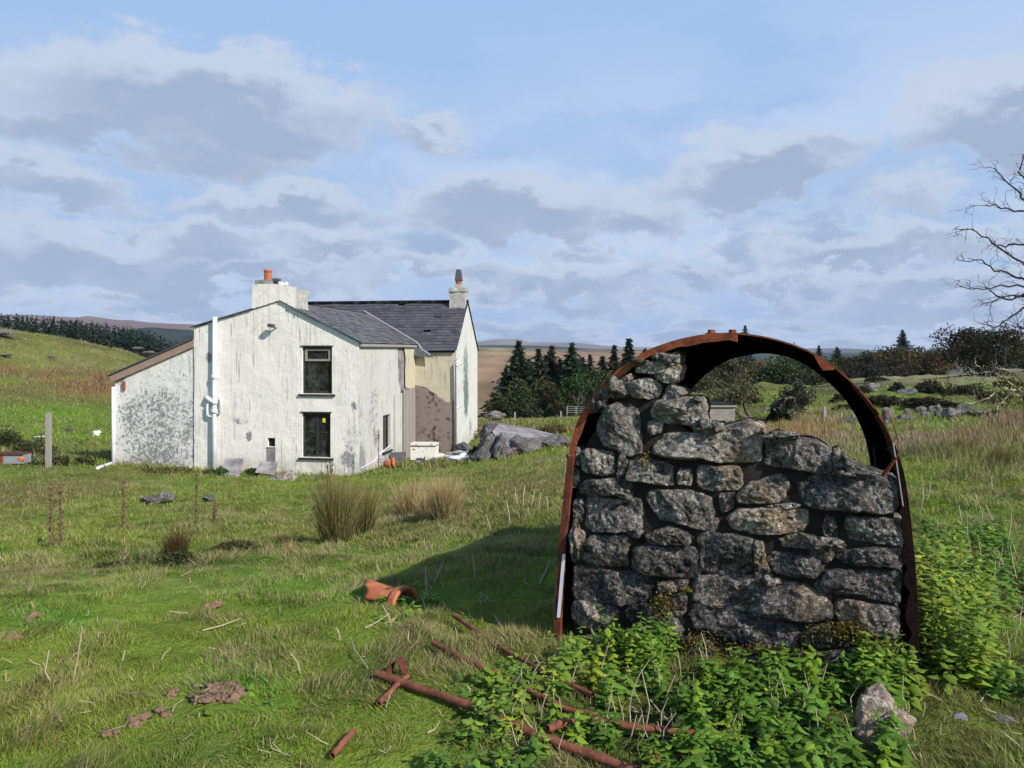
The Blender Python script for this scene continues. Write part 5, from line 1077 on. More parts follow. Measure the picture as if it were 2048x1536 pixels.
#obj('flared_spigot', *halfpipe(-.02, .06, .11, .17, .7, 1.7, .013, off + uz * .03 - ax * .07, .02), M['terracotta'], tl, True)
rk = blob('boulder', 'pale pointed boulder among the nettles at bottom right', 'boulder', P(1762, 1450, 2.95) , (.115, .09, .12), M['boulder_near'], 404, .35, 44, cut=.6)
rk.rotation_euler = (0, 0, 0)
rockpx('flat_stone', 'flat pale stone in the shade near the right edge', 1902, 1432, 1946, 1450, 3.2, M['concrete'], 404, sink=.5)
rockpx('flat_stone', 'flat pale stone at the right edge beside another', 1985, 1436, 2035, 1448, 3.2, M['concrete'], 405, sink=.5)
def soil(label, lst, name='soil_clod'):
    mb = MB(); r = np.random.default_rng(len(lst))
    t = thing(name, label, 'soil', GP(lst[0][0], lst[0][1]))
    for i, (px, py, s) in enumerate(lst):
        c = GP(px, py); s = s * c[1] / F
        blob('clod', None, None, c + [0, 0, s * .25], (s, s * .8, s * .55), M['soil'], 600 + i + len(label), 1.0, 12, parent=t)
    return t
soil('large heap of dry brown molehill soil in the lower left grass', [(420 + rng.uniform(-34, 60), 1385 + rng.uniform(-14, 22), rng.uniform(6, 15)) for _ in range(34)])
soil('pair of pale dry dung clods left of the soil heap', [(322, 1425, 12), (335, 1432, 9), (342, 1392, 10), (350, 1388, 7)])
soil('brown crumbly soil patch below the pale clods', [(262, 1445, 12), (285, 1440, 12), (272, 1452, 9), (215, 1472, 12), (235, 1469, 9)])
soil('small brown clod pile above the soil heap', [(430, 1214, 12), (418, 1216, 9), (440, 1211, 8), (425, 1218, 8)])
soil('small dark soil patch at the left edge', [(25, 1278, 12), (15, 1282, 8), (75, 1236, 12), (60, 1240, 10)])
# the prop stick
# ------------------------------------------------------------------ background objects on the right
b = P(1440, 848, 38); hut = thing('concrete_hut', 'low pale concrete hut with a dark roof edge seen through the arch', 'hut', (b[0], 38, b[2] - .5))
a = P(1400, 862, 38); wdh = (1470 - 1400) / F * 38
mb = MB().box(a, (wdh, 0, 0), (0, 3, 0), (0, 0, (862 - 814) / F * 38)); mb.build('wall', M['r_hut'] if 'r_hut' in M else material('pale block', lambda b_, s: b_.mix(b_.sm(b_.noise(b_.pos(), 4, 6, .7), .4, .65), (.30, .27, .24, 1), (.19, .16, .14, 1))), hut)
MB().box(a + [-.1, -.1, (862 - 814) / F * 38 + .002], (wdh + .15, 0, 0), (0, 3.2, 0), (0, 0, .09)).build('roof_edge', M['old_wood'], hut); MB().box(a + [-.1, -.1, (862 - 814) / F * 38 + .095], (wdh + .15, 0, 0), (0, 3.2, 0), (0, 0, .05)).build('roof', M['dark'], hut)
lowall = MB().add(*lumpy_box(P(1640, 890, 31), (2.8, .4, 0), (.1, .35, 0), (0, 0, .36), .05, .15, 5)).add(*lumpy_box(P(1800, 892, 31.4), (4.2, .8, 0), (.1, .35, 0), (0, 0, .28), .06, .15, 8)); setp(lowall.build('low_wall', M['concrete'], None), 'low dark kerb-like wall in the pale grass behind the arch', 'wall')
a = P(1712, 873, 30.5); tb = MB().box(a, (.32, 0, 0), (0, .3, 0), (0, 0, .28)); setp(tb.build('wooden_block', M['bark'], None), 'dark block standing on the low wall beside the right rim', 'block')
for (px, p0, p1, Y, lab, wd) in [(1030, 824, 842, 46, 'thin pale fence post in front of the left pines', .1), (1122, 822, 842, 46, 'thin pale fence post left of the rusty rim', .1), (1500, 833, 848, 40, 'short pale fence post between the two hawthorns', .12), (1530, 822, 838, 44, 'distant short fence post beside the leaning hawthorn', .1), (1649, 813, 850, 36, 'tall pale fence post right of the leaning hawthorn', .13), (1683, 826, 838, 42, 'short stump post near the inner edge of the arch', .1)]:
    post(px, p0, p1, Y, wd, lab, group='old fence posts in the middle distance')
# field gate
Yg = 56; gt = thing('field_gate', 'grey metal field gate by the pines left of the arch', 'gate', P(1150, 828, Yg)); mb = MB()
for (px) in (1134, 1152, 1172): mb.tube([P(px, 830, Yg), P(px, 813, Yg)], .035, 6)
mb.build('upright', M['galv'], gt); mb = MB()
for py in (813, 817, 821, 825): mb.tube([P(1134, py, Yg), P(1172, py + 1, Yg)], .016, 5)
mb.build('rail', M['galv'], gt)
# rail fence on the right (long)
fl = [(1560, 790, 96), (1640, 781, 97), (1700, 774, 97), (1760, 770, 98), (1820, 768, 98), (1880, 764, 99), (1940, 758, 100), (2010, 751, 101), (2080, 746, 102), (2200, 735, 104)]
fe = thing('rail_fence', 'long dark post-and-rail fence below the distant trees', 'fence', P(1760, 770, 98)); 
top = lambda px: np.interp(px, [1560, 1720, 1800, 1860, 1940, 2048, 2200], [778, 765, 760, 757, 748, 744, 736])
Yp = lambda px: 96 + (px - 1560) / 80
for px in np.arange(1560, 2200, 24): y_ = Yp(px); MB().box(P(px, top(px) + 16, y_), (.16, 0, 0), (0, .16, 0), (0, 0, 17 / F * y_)).build('post', M['twig'], fe)
for k_, dy_ in (('rail', 2), ('rail', 10)):
    mb = MB(); mb.tube([P(px, top(px) + dy_, Yp(px) - .1) for px in np.arange(1560, 2201, 24)], .09, 5); mb.build(k_, M['twig'], fe)
# pony behind the fence
pb = P(1788, 775, 104); pony = thing('pony', 'small brown and white pony standing behind the rail fence', 'pony', pb)
mpy = MB(); s = .55
def limb(pts, r): mpy.tube([pb + np.array(p) * s for p in pts], np.array(r) * s, 8)
limb([(-.95, 0, 1.15), (-.75, 0, 1.2), (-.3, 0, 1.15), (.2, 0, 1.15), (.6, 0, 1.25), (.75, 0, 1.3)], [.12, .34, .36, .34, .36, .2]); limb([(.6, 0, 1.35), (.9, 0, 1.6), (1.1, 0, 1.75)], [.26, .18, .14]); limb([(1.05, 0, 1.8), (1.3, 0, 1.6), (1.5, 0, 1.4)], [.15, .13, .08])
for (x_, y_) in ((-.7, .15), (-.75, -.15), (.55, .15), (.6, -.15)): limb([(x_, y_, 1.05), (x_ + .03, y_, .6), (x_, y_, .3), (x_, y_, 0)], [.15, .09, .06, .07])
limb([(-.95, 0, 1.3), (-1.1, 0, .9), (-1.1, 0, .5)], [.05, .09, .03])
mpy.build('body', material('pony coat', lambda b_, s_: b_.mix(b_.sm(b_.noise(b_.pos(), 1.6, 1), .45, .5), (.75, .70, .65, 1), (.22, .10, .06, 1))), pony, True)
# boulders of the ruined wall
BW = [(1765, 812, 1786, 846), (1792, 829, 1822, 842), (1808, 819, 1822, 828), (1833, 812, 1852, 823), (1855, 813, 1868, 827), (1864, 811, 1883, 825), (1883, 813, 1918, 838), (1915, 811, 1940, 828), (1810, 831, 1832, 840), (1843, 823, 1860, 833), (1870, 826, 1880, 834), (1692, 834, 1705, 847), (1703, 830, 1714, 839), (1938, 818, 1962, 830), (1962, 822, 1990, 832)]
BL = ['tall pinkish boulder just behind the torn right rim', 'flat pale stone at the foot of the ruined wall', 'small grey stone above the flat pale one in the ruined wall', 'squarish grey boulder in the ruined wall', 'narrow boulder between two squarish ones in the ruined wall', 'squarish boulder left of the biggest one in the ruined wall', 'biggest pale boulder of the ruined wall', 'round boulder right of the biggest one', 'low stone behind the flat pale one in the ruined wall', 'small low stone under the squarish grey boulder', 'small stone at the left foot of the biggest boulder', 'pale stone inside the arch near its right edge', 'small pale stone inside the arch above another', 'low boulder left of the bare hawthorn trunk', 'low boulder at the foot of the bare hawthorn']
for i, (q, lab) in enumerate(zip(BW, BL)):
    yb = GP((q[0] + q[2]) / 2, q[3] + 1, 12, 130)[1]; rockpx('boulder', lab, *q, yb, M['boulder'], 120 + i, 'boulder', 'boulders of the ruined field wall', depth=.7)
for i, (px, py, lab) in enumerate([(1815, 785, 'grey rock among the heather mounds below the rail fence'), (1745, 776, 'small grey rock below the rail fence behind the rim')]):
    yb = GP(px, py + 5, 20, 140)[1]; rockpx('moor_rock', lab, px - 16, py - 7, px + 16, py + 7, yb, M['boulder'], 150 + i, depth=.6)

# ------------------------------------------------------------------ trees
DK = (.014, .026, .014)
CON = [(1037, 684, 92, 95, 'pointed dark pine at the left of the clump, tallest one beside the moor'), (1077, 700, 80, 97, 'dark pine just right of the tallest one in the clump'), (1103, 694, 80, 99, 'second dark pine to the right of the tallest one'), (1144, 688, 90, 96, 'slender dark pine in the middle of the clump'), (1180, 712, 70, 101, 'lower dark pine right of the slender middle one'), (1228, 694, 60, 104, 'small pale-tipped pine left of the twin-topped one'), (1258, 680, 66, 105, 'twin-topped dark pine touching the rusty rim'), (1205, 714, 60, 106, 'blunt small pine in the dip of the clump'), (1290, 700, 60, 108, 'dark pine partly hidden behind the rusty rim'), (1012, 735, 60, 98, 'short dark pine at the left foot of the clump'), (1120, 720, 70, 110, 'shaded pine filling the back of the clump')]
for i, (px, tp, wd, Y, lab) in enumerate(CON):
    conifer(px, Y, tp, wd, 838, lab, 'dark pines behind the bank', col=(.020 + .008 * (i % 3), .034 + .006 * (i % 2), .02), name='pine_tree', cat='pine', low=.02)
CON2 = [(1058, 720, 90, 108, 'shaded pine just behind the tallest one'), (1092, 712, 84, 112, 'shaded pine between the two middle pines'), (1165, 716, 84, 111, 'shaded pine behind the slender middle one'), (1245, 722, 80, 112, 'shaded pine left of the rim at the back'), (1275, 716, 70, 100, 'dark pine pressed against the rusty rim')]
for i, (px, tp, wd, Y, lab) in enumerate(CON2): conifer(px, Y, tp, wd, 838, lab, 'dark pines behind the bank', col=(.017, .03, .018), name='pine_tree', cat='pine')
BR = [(1020, 770, 74, 86, ((.035, .052, .014), (.05, .055, .015), (.07, .055, .018)), 'round yellow-green tree at the left foot of the pines'), (1078, 766, 80, 88, ((.034, .042, .016), (.055, .045, .018)), 'round brownish tree in front of the pines'), (1150, 757, 60, 85, ((.032, .065, .014), (.05, .075, .016)), 'bright green tree in front of the slender pine'), (1190, 742, 70, 92, ((.045, .06, .016), (.075, .07, .02)), 'yellowing tree beside the rusty rim'), (1218, 772, 60, 84, ((.022, .035, .012),), 'dark shrubby tree touching the rusty rim'), (1110, 805, 90, 82, ((.035, .04, .014),), 'low dark scrub below the brownish tree'), (1048, 810, 60, 81, ((.030, .042, .016),), 'low dark scrub below the yellow-green tree')]
for i, (px, tp, wd, Y, cols, lab) in enumerate(BR): broadleaf(px, Y, tp, wd, 841, lab, cols=cols, n=3800, low=.02, seed=20 + i, leaf=.17)
# through the arch
b_, tips = None, None
def thorn(px, Y, base_py, top_py, wid, lean, label, seed, cols, n=2200, bark='bark', nl=2, shear=0., low=.25, spread=.25):
    b = P(px, base_py, Y); b[2] = float(H(b[0:1], b[1:2])[0]); h = P(px, top_py, Y)[2] - b[2]; t = thing('hawthorn_tree', label, 'tree', b)
    mb, tips = tree_skeleton(b, h, lean, nl, spread, seed, .09 + h * .012, 3, .2); mb.build('trunk', M[bark], t)
    r = np.random.default_rng(seed); tips = tips[(tips[:, 2] > b[2] + low * h) & (tips[:, 2] < b[2] + h * 1.03)]
    c = tips[r.integers(len(tips), size=n)] + r.normal(0, h * .05, (n, 3)); K = np.array(cols)[r.integers(len(cols), size=n)]
    leafobj('crown', c, .07 * r.uniform(.6, 1.4, n), K, .35, t); return t
thorn(1505, 42, 842, 712, 120, (-.12, 0, 0), 'twiggy hawthorn with two trunks seen through the arch', 3, ((.05, .045, .03), (.04, .05, .02), (.12, .10, .04)), 2600)
thorn(1556, 38, 855, 760, 100, (.75, 0, 0), 'dark windswept hawthorn leaning right inside the arch', 8, ((.04, .035, .025), (.03, .04, .018), (.13, .12, .08)), 2600, shear=.6, low=.2)
for i, (px, tp, wd, Y, bp, cols, lab) in enumerate([(1570, 712, 110, 120, 790, ((.022, .04, .014), (.035, .06, .018)), 'dark green tree behind the twiggy hawthorn in the arch'), (1630, 722, 90, 122, 788, ((.04, .065, .015), (.09, .085, .02)), 'yellow-green tree behind the leaning hawthorn'), (1508, 728, 40, 118, 795, ((.20, .075, .02), (.16, .07, .02)), 'small orange autumn tree seen through the arch'), (1450, 716, 110, 125, 800, ((.045, .05, .025), (.07, .065, .03)), 'grey-green tree at the left inside of the arch'), (1590, 705, 120, 135, 780, ((.06, .05, .02), (.035, .045, .016)), 'brown-topped tree highest in the arch'), (1400, 735, 90, 122, 800, ((.05, .05, .035),), 'pale scrubby tree behind the hut'),
    (1480, 722, 90, 112, 796, ((.04, .045, .02), (.06, .055, .025)), 'olive thicket left of the orange tree in the arch'), (1540, 728, 90, 110, 796, ((.028, .05, .016), (.045, .06, .02)), 'green thicket right of the orange tree in the arch'), (1612, 740, 90, 108, 796, ((.05, .05, .02), (.03, .04, .015)), 'brownish thicket behind the leaning hawthorn top'), (1425, 760, 80, 105, 800, ((.045, .05, .022),), 'low thicket behind the hut roof'),
    (1690, 716, 90, 150, 760, ((.04, .034, .018), (.055, .045, .02)), 'dull brown tree just right of the rim, first of the far row'), (1745, 706, 110, 148, 762, ((.045, .037, .02), (.035, .033, .016)), 'dark brown tree second in the far row'), (1812, 697, 120, 145, 760, ((.055, .045, .018), (.075, .06, .022)), 'domed olive tree below the pointed fir'), (1862, 708, 90, 143, 760, ((.09, .055, .022), (.06, .045, .02)), 'russet tree at the right end of the far row'), (1780, 720, 90, 140, 764, ((.04, .036, .02),), 'low dark tree in front of the far row'), (1655, 735, 70, 140, 770, ((.03, .034, .014),), 'dark low tree behind the top right of the arch'), (1720, 728, 80, 139, 766, ((.035, .032, .018),), 'low brown thicket tree above the fence')]):
    broadleaf(px, Y, tp, wd, bp, lab, cols=cols, n=5200, low=.03, seed=50 + i, leaf=.25, lobes=20)
broadleaf(1975, 100, 660, 150, 752, 'big dark spreading tree on the right behind the bare branches', cols=((.020, .022, .010), (.035, .032, .014), (.05, .038, .016)), n=16000, low=.10, seed=90, leaf=.17, lobes=34, flat=.7)
broadleaf(2062, 108, 672, 90, 750, 'dark tree cut by the right edge of the view', cols=((.028, .026, .012),), n=3500, low=.1, seed=93, leaf=.2)
broadleaf(1892, 160, 690, 60, 752, 'hazy blue-green tree between the far row and the big dark tree', cols=((.10, .12, .10),), n=1500, low=.2, seed=91, leaf=.25)
for i, (px, tp, wd, Y, bp, lab) in enumerate([(1805, 661, 48, 152, 730, 'tall pointed fir rising above the domed tree'), (1674, 694, 44, 156, 750, 'small fir beside the upper right of the arch'), (1638, 692, 28, 170, 750, 'tiny fir tip just above the rusty rim'), (1490, 652, 26, 150, 720, 'fir tip showing behind the top bolts of the rim'), (1758, 700, 22, 165, 750, 'tiny fir between the brown trees of the far row')]):
    conifer(px, Y, tp, wd, bp, lab, None, col=(.03, .042, .04), dens=.35, name='fir_tree', cat='fir')
# heather mounds and scrub
SC = [(1700, 815, 60, 10, 'low green mound just inside the right of the arch'), (1770, 800, 70, 12, 'green hummock behind the torn rim'), (1850, 803, 80, 12, 'green hummock above the ruined wall'), (1900, 812, 60, 12, 'dark hummock above the biggest boulder'), (1480, 800, 80, 12, 'dark hummock behind the hut'), (1600, 808, 70, 14, 'dark hummock between the hawthorns and the rim'), (1990, 835, 80, 16, 'dark tussock below the bare hawthorn'), (2020, 770, 60, 14, 'dark bush on the rise at the right edge'), (1755, 760, 50, 10, 'dark low bush under the far row'), (1795, 780, 30, 16, 'dark heather mound left of the grey rock below the fence'), (1858, 779, 60, 18, 'wide dark heather mound below the fence'), (1930, 790, 90, 26, 'dark gorse bush left of the bare hawthorn'), (1725, 783, 30, 12, 'small dark bush just behind the torn rim'), (1990, 800, 70, 24, 'dark gorse bush behind the bare hawthorn branches'), (1560, 838, 40, 24, 'dark rounded scrub at the foot of the leaning hawthorn'), (1690, 800, 60, 14, 'low green scrub behind the right side of the arch')]
for i, (px, py, wd, hp, lab) in enumerate(SC):
    yb = GP(px, py + 3, 20, 140)[1]; bush(px, py, yb, wd, hp, lab, ((.025, .03, .014), (.045, .045, .02), (.05, .035, .02)), 2600, 'heather_bush', seed=i + 5, leaf=.09)
for i, (px, py, wd, hp, lab, cols) in enumerate([(60, 905, 90, 34, 'brambly dark bush between the weathered post and the trough', ((.045, .06, .022), (.08, .075, .03))), (12, 890, 70, 40, 'dark bush at the left edge behind the trough', ((.03, .045, .018), (.07, .07, .03))), (112, 925, 60, 18, 'low brown weeds at the foot of the weathered post', ((.09, .07, .035), (.06, .075, .025))), (165, 925, 40, 16, 'low weeds between the post and the lean-to', ((.09, .07, .035), (.05, .075, .025))), (440, 945, 60, 12, 'green weeds at the foot of the soil pipe', ((.05, .09, .02),)), (505, 945, 30, 14, 'nettles between the two leaning slabs', ((.05, .10, .02),)), (330, 938, 120, 8, 'thin weeds along the foot of the lean-to', ((.10, .11, .035),)), (950, 905, 24, 16, 'green weeds between the end gable and the boulders', ((.05, .10, .02),)),
    (350, 1125, 110, 30, 'dark nettles in the grassy hollow around the dock plant', ((.04, .065, .02), (.08, .08, .03))), (250, 1128, 130, 20, 'low dark weeds in the left part of the hollow', ((.05, .065, .02), (.10, .085, .04))), (470, 1092, 120, 18, 'low brown weeds on the right bank of the hollow', ((.06, .07, .025), (.11, .085, .045))), (1010, 868, 110, 22, 'brown heathery scrub on the bank behind the outcrop', ((.10, .06, .025), (.07, .08, .025))), (1100, 866, 90, 22, 'green and brown scrub on the bank beside the rusty rim', ((.11, .065, .025), (.08, .09, .025)))]):
    yb = GP(px, py + 4, 4, 60)[1]; bush(px, py, yb, wd, hp, lab, cols, 1700, 'weed_clump', 'weeds', seed=30 + i, leaf=.045 if yb > 15 else .018)
# conifer plantation on the left: one far-off wood
def plantation():
    V = []; Fs = []; K = []; n = 0; r = np.random.default_rng(4); Cn = []; D = []; E = []; S = []; Kc = []
    for i in range(900):
        px = r.uniform(-420, 400); Y = r.uniform(175, 235)
        tp = np.interp(px, [-420, 0, 100, 170, 260, 300, 345, 372, 400], [622, 629, 634, 643, 655, 664, 682, 694, 705]) + (Y - 175) * -.03 + r.uniform(-3, 7)
        bp = tp + r.uniform(55, 75); top_ = P(px, tp, Y); h = 60 / F * Y; R = h * r.uniform(.16, .24)
        m = 34; t = r.uniform(0, 1, m) ** .8; a = r.uniform(0, 6.283, m); rad = R * t * r.uniform(.5, 1.1, m)
        c = np.stack([top_[0] + rad * np.cos(a), top_[1] + rad * np.sin(a), top_[2] - h * t], -1); d = np.stack([np.cos(a), np.sin(a), -np.full(m, .5)], -1) + r.normal(0, .3, (m, 3)); d /= np.linalg.norm(d, axis=1)[:, None]
        e = np.cross(d, [0, 0, 1.]); e += r.normal(0, .3, (m, 3)); e /= np.linalg.norm(e, axis=1)[:, None]
        Cn.append(c); D.append(d); E.append(e); S.append(np.full(m, h * .10) * (0.4 + t)); Kc.append(np.tile(np.array([.022, .038, .022]) * r.uniform(.7, 1.35), (m, 1)))
    o = leafobj('conifer_plantation', np.concatenate(Cn), np.concatenate(S), np.concatenate(Kc), .25, None, np.concatenate(D), np.concatenate(E), .5)
    setp(o, 'dark conifer plantation along the skyline behind the left hill', 'forest', kind='stuff')
plantation()
# bare hawthorn at the right edge: limbs traced towards where they hang, at their own depth
TY = 15.0; tb = P(2075, 850, TY); tb[2] = float(H(tb[0:1], tb[1:2])[0]); bare = thing('bare_hawthorn_tree', 'leafless lichened hawthorn reaching in from the right edge', 'tree', tb)
mb = MB(); r = np.random.default_rng(12)
def BP(px, py, dy=0.): return P(px, py, TY + dy)
mb.tube([tb + [0, 0, -.2], BP(2062, 780), BP(2085, 700), BP(2110, 600), BP(2120, 480), BP(2110, 380)], [.20, .16, .14, .12, .08, .04], 9); mb.build('trunk', M['bark_pale'], bare)
LIMBS = [[(2110, 560), (2048, 531), (1990, 488), (1950, 462), (1915, 459)], [(2110, 600), (2048, 560), (1995, 540), (1960, 520), (1917, 522)], [(2115, 590), (2060, 575), (2010, 570), (1965, 578), (1912, 570)], [(2112, 480), (2048, 425), (2000, 415), (1965, 412)], [(2110, 420), (2048, 400), (2020, 370), (1988, 336)], [(2105, 640), (2050, 612), (2020, 636), (1985, 655), (1967, 645)],
         [(2110, 440), (2060, 380), (2040, 345), (2045, 308)], [(2090, 700), (2050, 660), (2030, 650)], [(2115, 540), (2048, 490), (2000, 490), (1985, 488)], [(2100, 620), (2048, 590), (2000, 595), (1980, 615)], [(2080, 600), (2040, 590), (2020, 600), (1990, 590), (1975, 575)]]
def twigs(mbb, p, d, L, rad, lev):
    pts = [p]; rr = [rad]
    for i in range(4):
        d = d + r.normal(0, .28, 3); d /= np.linalg.norm(d); pts.append(pts[-1] + d * L / 4); rr.append(rad * (1 - .2 * (i + 1)))
        if lev < 2 and r.random() < (.5 if lev == 0 else .3):
            s = d + r.normal(0, .8, 3); s /= np.linalg.norm(s); twigs(mbb, pts[-1], s, L * r.uniform(.4, .7), rad * .65, lev + 1)
    mbb.tube(pts, rr, 4, cap=False)
for L_ in LIMBS:
    mb = MB(); dep = r.uniform(-.6, .6); K_ = [BP(px, py, dep * i / len(L_)) for i, (px, py) in enumerate(L_)]
    s = np.linspace(0, len(K_) - 1, 16); K3 = np.stack([np.interp(s, np.arange(len(K_)), np.array(K_)[:, i]) for i in range(3)], -1) + r.normal(0, .018, (16, 3)); K3[0] = K_[0]
    mb.tube(K3, np.linspace(.026, .008, 16), 6)
    for i in range(3, 16):
        for _ in range(1 if r.random() < .75 else 0):
            d = K3[i] - K3[i - 1]; d /= np.linalg.norm(d); d = d * .8 + r.normal(0, .6, 3) + [-.15, 0, .05]; d /= np.linalg.norm(d); twigs(mb, K3[i], d, r.uniform(.18, .45), .007, 0)
    mb.build('branch', M['twig'], bare)
LOWB = [[(2075, 815), (2048, 790), (2020, 765), (1990, 745), (1962, 740), (1952, 730)], [(2070, 790), (2030, 780), (1990, 775), (1965, 758)], [(2070, 800), (2030, 780), (2000, 775), (1980, 795), (1950, 808), (1930, 802)], [(2070, 800), (2020, 785), (2000, 810), (1990, 832)], [(2060, 780), (2020, 740), (1990, 735)]]
for L_ in LOWB:
    mb = MB(); K_ = [BP(px, py, -.8 * i / len(L_)) for i, (px, py) in enumerate(L_)]; s = np.linspace(0, len(K_) - 1, 12); K3 = np.stack([np.interp(s, np.arange(len(K_)), np.array(K_)[:, i]) for i in range(3)], -1) + r.normal(0, .015, (12, 3)); K3[0] = K_[0]
    mb.tube(K3, np.linspace(.022, .007, 12), 6)
    for i in range(2, 12):
        d = r.normal(0, .7, 3) + [-.3, 0, 0]; d /= np.linalg.norm(d); twigs(mb, K3[i], d, r.uniform(.12, .32), .006, 0)
    mb.build('branch', M['bark_pale'], bare)
lc = np.array([BP(2020 + r.normal(0, 22), 785 + r.normal(0, 16), r.uniform(-.6, .3)) for _ in range(420)]); leafobj('lichen_tufts', lc, .028 * r.uniform(.5, 1.4, 420), np.array([.16, .15, .035]), .4, bare)['kind'] = 'stuff'

# ------------------------------------------------------------------ grass, rushes, nettles
def blades(name, base, h, w_, lean, col, mat, tipcol=None, parent=None, **kw):
    """base (n,3); one blade = quad + triangle, bending by lean (n,2)"""
    n = len(base); a = rng.uniform(0, math.pi, n); sx = np.stack([np.cos(a), np.sin(a), np.zeros(n)], -1) * w_[:, None] * .5
    l3 = np.concatenate([lean, np.zeros((n, 1))], 1); up = np.zeros((n, 3)); up[:, 2] = h
    m = base + up * .55 + l3 * .35; t = base + up + l3
    V = np.stack([base - sx, base + sx, m + sx * .75, m - sx * .75, t], 1).reshape(-1, 3)
    k = np.arange(n) * 5; q = np.stack([k, k + 1, k + 2, k + 3], -1); tr_ = np.stack([k + 3, k + 2, k + 4], -1)
    me = bpy.data.meshes.new(name); org = np.array(kw.get('loc', (0, 0, 0)), float) if parent is None else origin(parent)
    me.vertices.add(len(V)); me.vertices.foreach_set('co', (V - org).astype(np.float32).ravel())
    loops = np.concatenate([q, tr_], 1).ravel(); me.loops.add(len(loops)); me.loops.foreach_set('vertex_index', loops.astype(np.int32))
    st = np.stack([np.arange(n) * 7, np.arange(n) * 7 + 4], -1).ravel(); me.polygons.add(2 * n); me.polygons.foreach_set('loop_start', st.astype(np.int32)); me.update(calc_edges=True)
    C4 = np.ones((n, 5, 4), np.float32); C4[:, :, :3] = col[:, None, :]
    if tipcol is not None: C4[:, 2:4, :3] = (.5 * col + .5 * tipcol)[:, None, :]; C4[:, 4, :3] = tipcol
    me.color_attributes.new('col', 'FLOAT_COLOR', 'POINT').data.foreach_set('color', C4.ravel())
    me.materials.append(mat); o = bpy.data.objects.new(name, me); COL.objects.link(o)
    if parent is None: o.location = tuple(org)
    else: o.parent = parent
    ORG[o.name] = org; return o
def scatter(n, y0, y1, p0=-90, p1=2140, pw=1.0):
    Y = np.exp(rng.uniform(math.log(y0), math.log(y1), n * 2)); keep = rng.uniform(0, 1, n * 2) < 1; Y = Y[:n]
    px = rng.uniform(p0, p1, n); x = (px - 1024) / F * Y; return x, Y, px
def inside_house(x, y):
    q = np.stack([x - HO[0], y - HO[1]], -1); u = q @ HA[:2]; v = q @ HB[:2]
    return ((u > -6.35) & (u < .03) & (v > 0) & (v < 7.1)) | ((u > -7) & (u < WU) & (v > WV - .05) & (v < we)) | ((u > lw[0]) & (u < -6.3) & (v > .05) & (v < 4.3))
def in_wall(x, y):
    q = np.stack([x - LP[0], y - LP[1]], -1); s = q @ FX[:2]; t = q @ AX[:2]; return (s > .02) & (s < 1.75) & (t > -.03) & (t < .36)
def grass_set(n, y0, y1, hs, ws_, straw, p0=-90, p1=2140):
    x, y, px = scatter(n, y0, y1, p0, p1); z = H(x, y)
    pyv = HZ + (CAMZ - z) / y * F
    k = ~inside_house(x, y) & ~in_wall(x, y) & (rng.uniform(0, 1, len(x)) > .75 * gauss(px, pyv, 1430, 1430, 380, 110) * (y < 4.4))
    # nothing in the moor or beyond the crest
    x, y, z, px, pyv = x[k], y[k], z[k], px[k], pyv[k]; n = len(x)
    c = gcol(x, y, z); clump = fbm2(x, y, 3.5, 3, 44); c2 = fbm2(x, y, .8, 3, 45)
    s_ = (rng.uniform(0, 1, n) < np.clip(straw - .03 + .30 * clump + .22 * c2, .02, .7))
    base = np.where(s_[:, None], np.array([.33, .27, .14]) * rng.uniform(.5, 1.25, (n, 1)), c * rng.uniform(.65, 1.5, (n, 1)))
    tip = np.where(s_[:, None], base * 1.15, base * np.array([1.35, 1.2, 1.1]))
    h = hs * rng.uniform(.45, 1.3, n) * np.clip(1 + .9 * clump, .35, 2.2) * (1 + .25 * s_); w2 = ws_ * rng.uniform(.6, 1.4, n) * (y / y0) ** .45
    h = h * (y / y0) ** .12
    lf_ = np.stack([fbm2(x, y, 4.5, 2, 101), fbm2(x, y, 4.5, 2, 102)], -1)
    lean = rng.normal(0, .45, (n, 2)) * h[:, None] + lf_ * .9 * h[:, None]
    return blades('grass', np.stack([x, y, z - .01], -1), h, w2, lean, base, M['grass'], tip)
g1 = grass_set(430000, 2.0, 7.5, .029, .0032, .15); setp(g1, 'short tufty pasture grass nearest the viewer', 'grass', kind='stuff')
g2 = grass_set(300000, 7.5, 26, .055, .010, .16); setp(g2, 'pasture grass on the slope down to the house', 'grass', kind='stuff')
g3 = grass_set(200000, 26, 100, .13, .035, .2); setp(g3, 'rough grass beyond the house and on the hill', 'grass', kind='stuff')
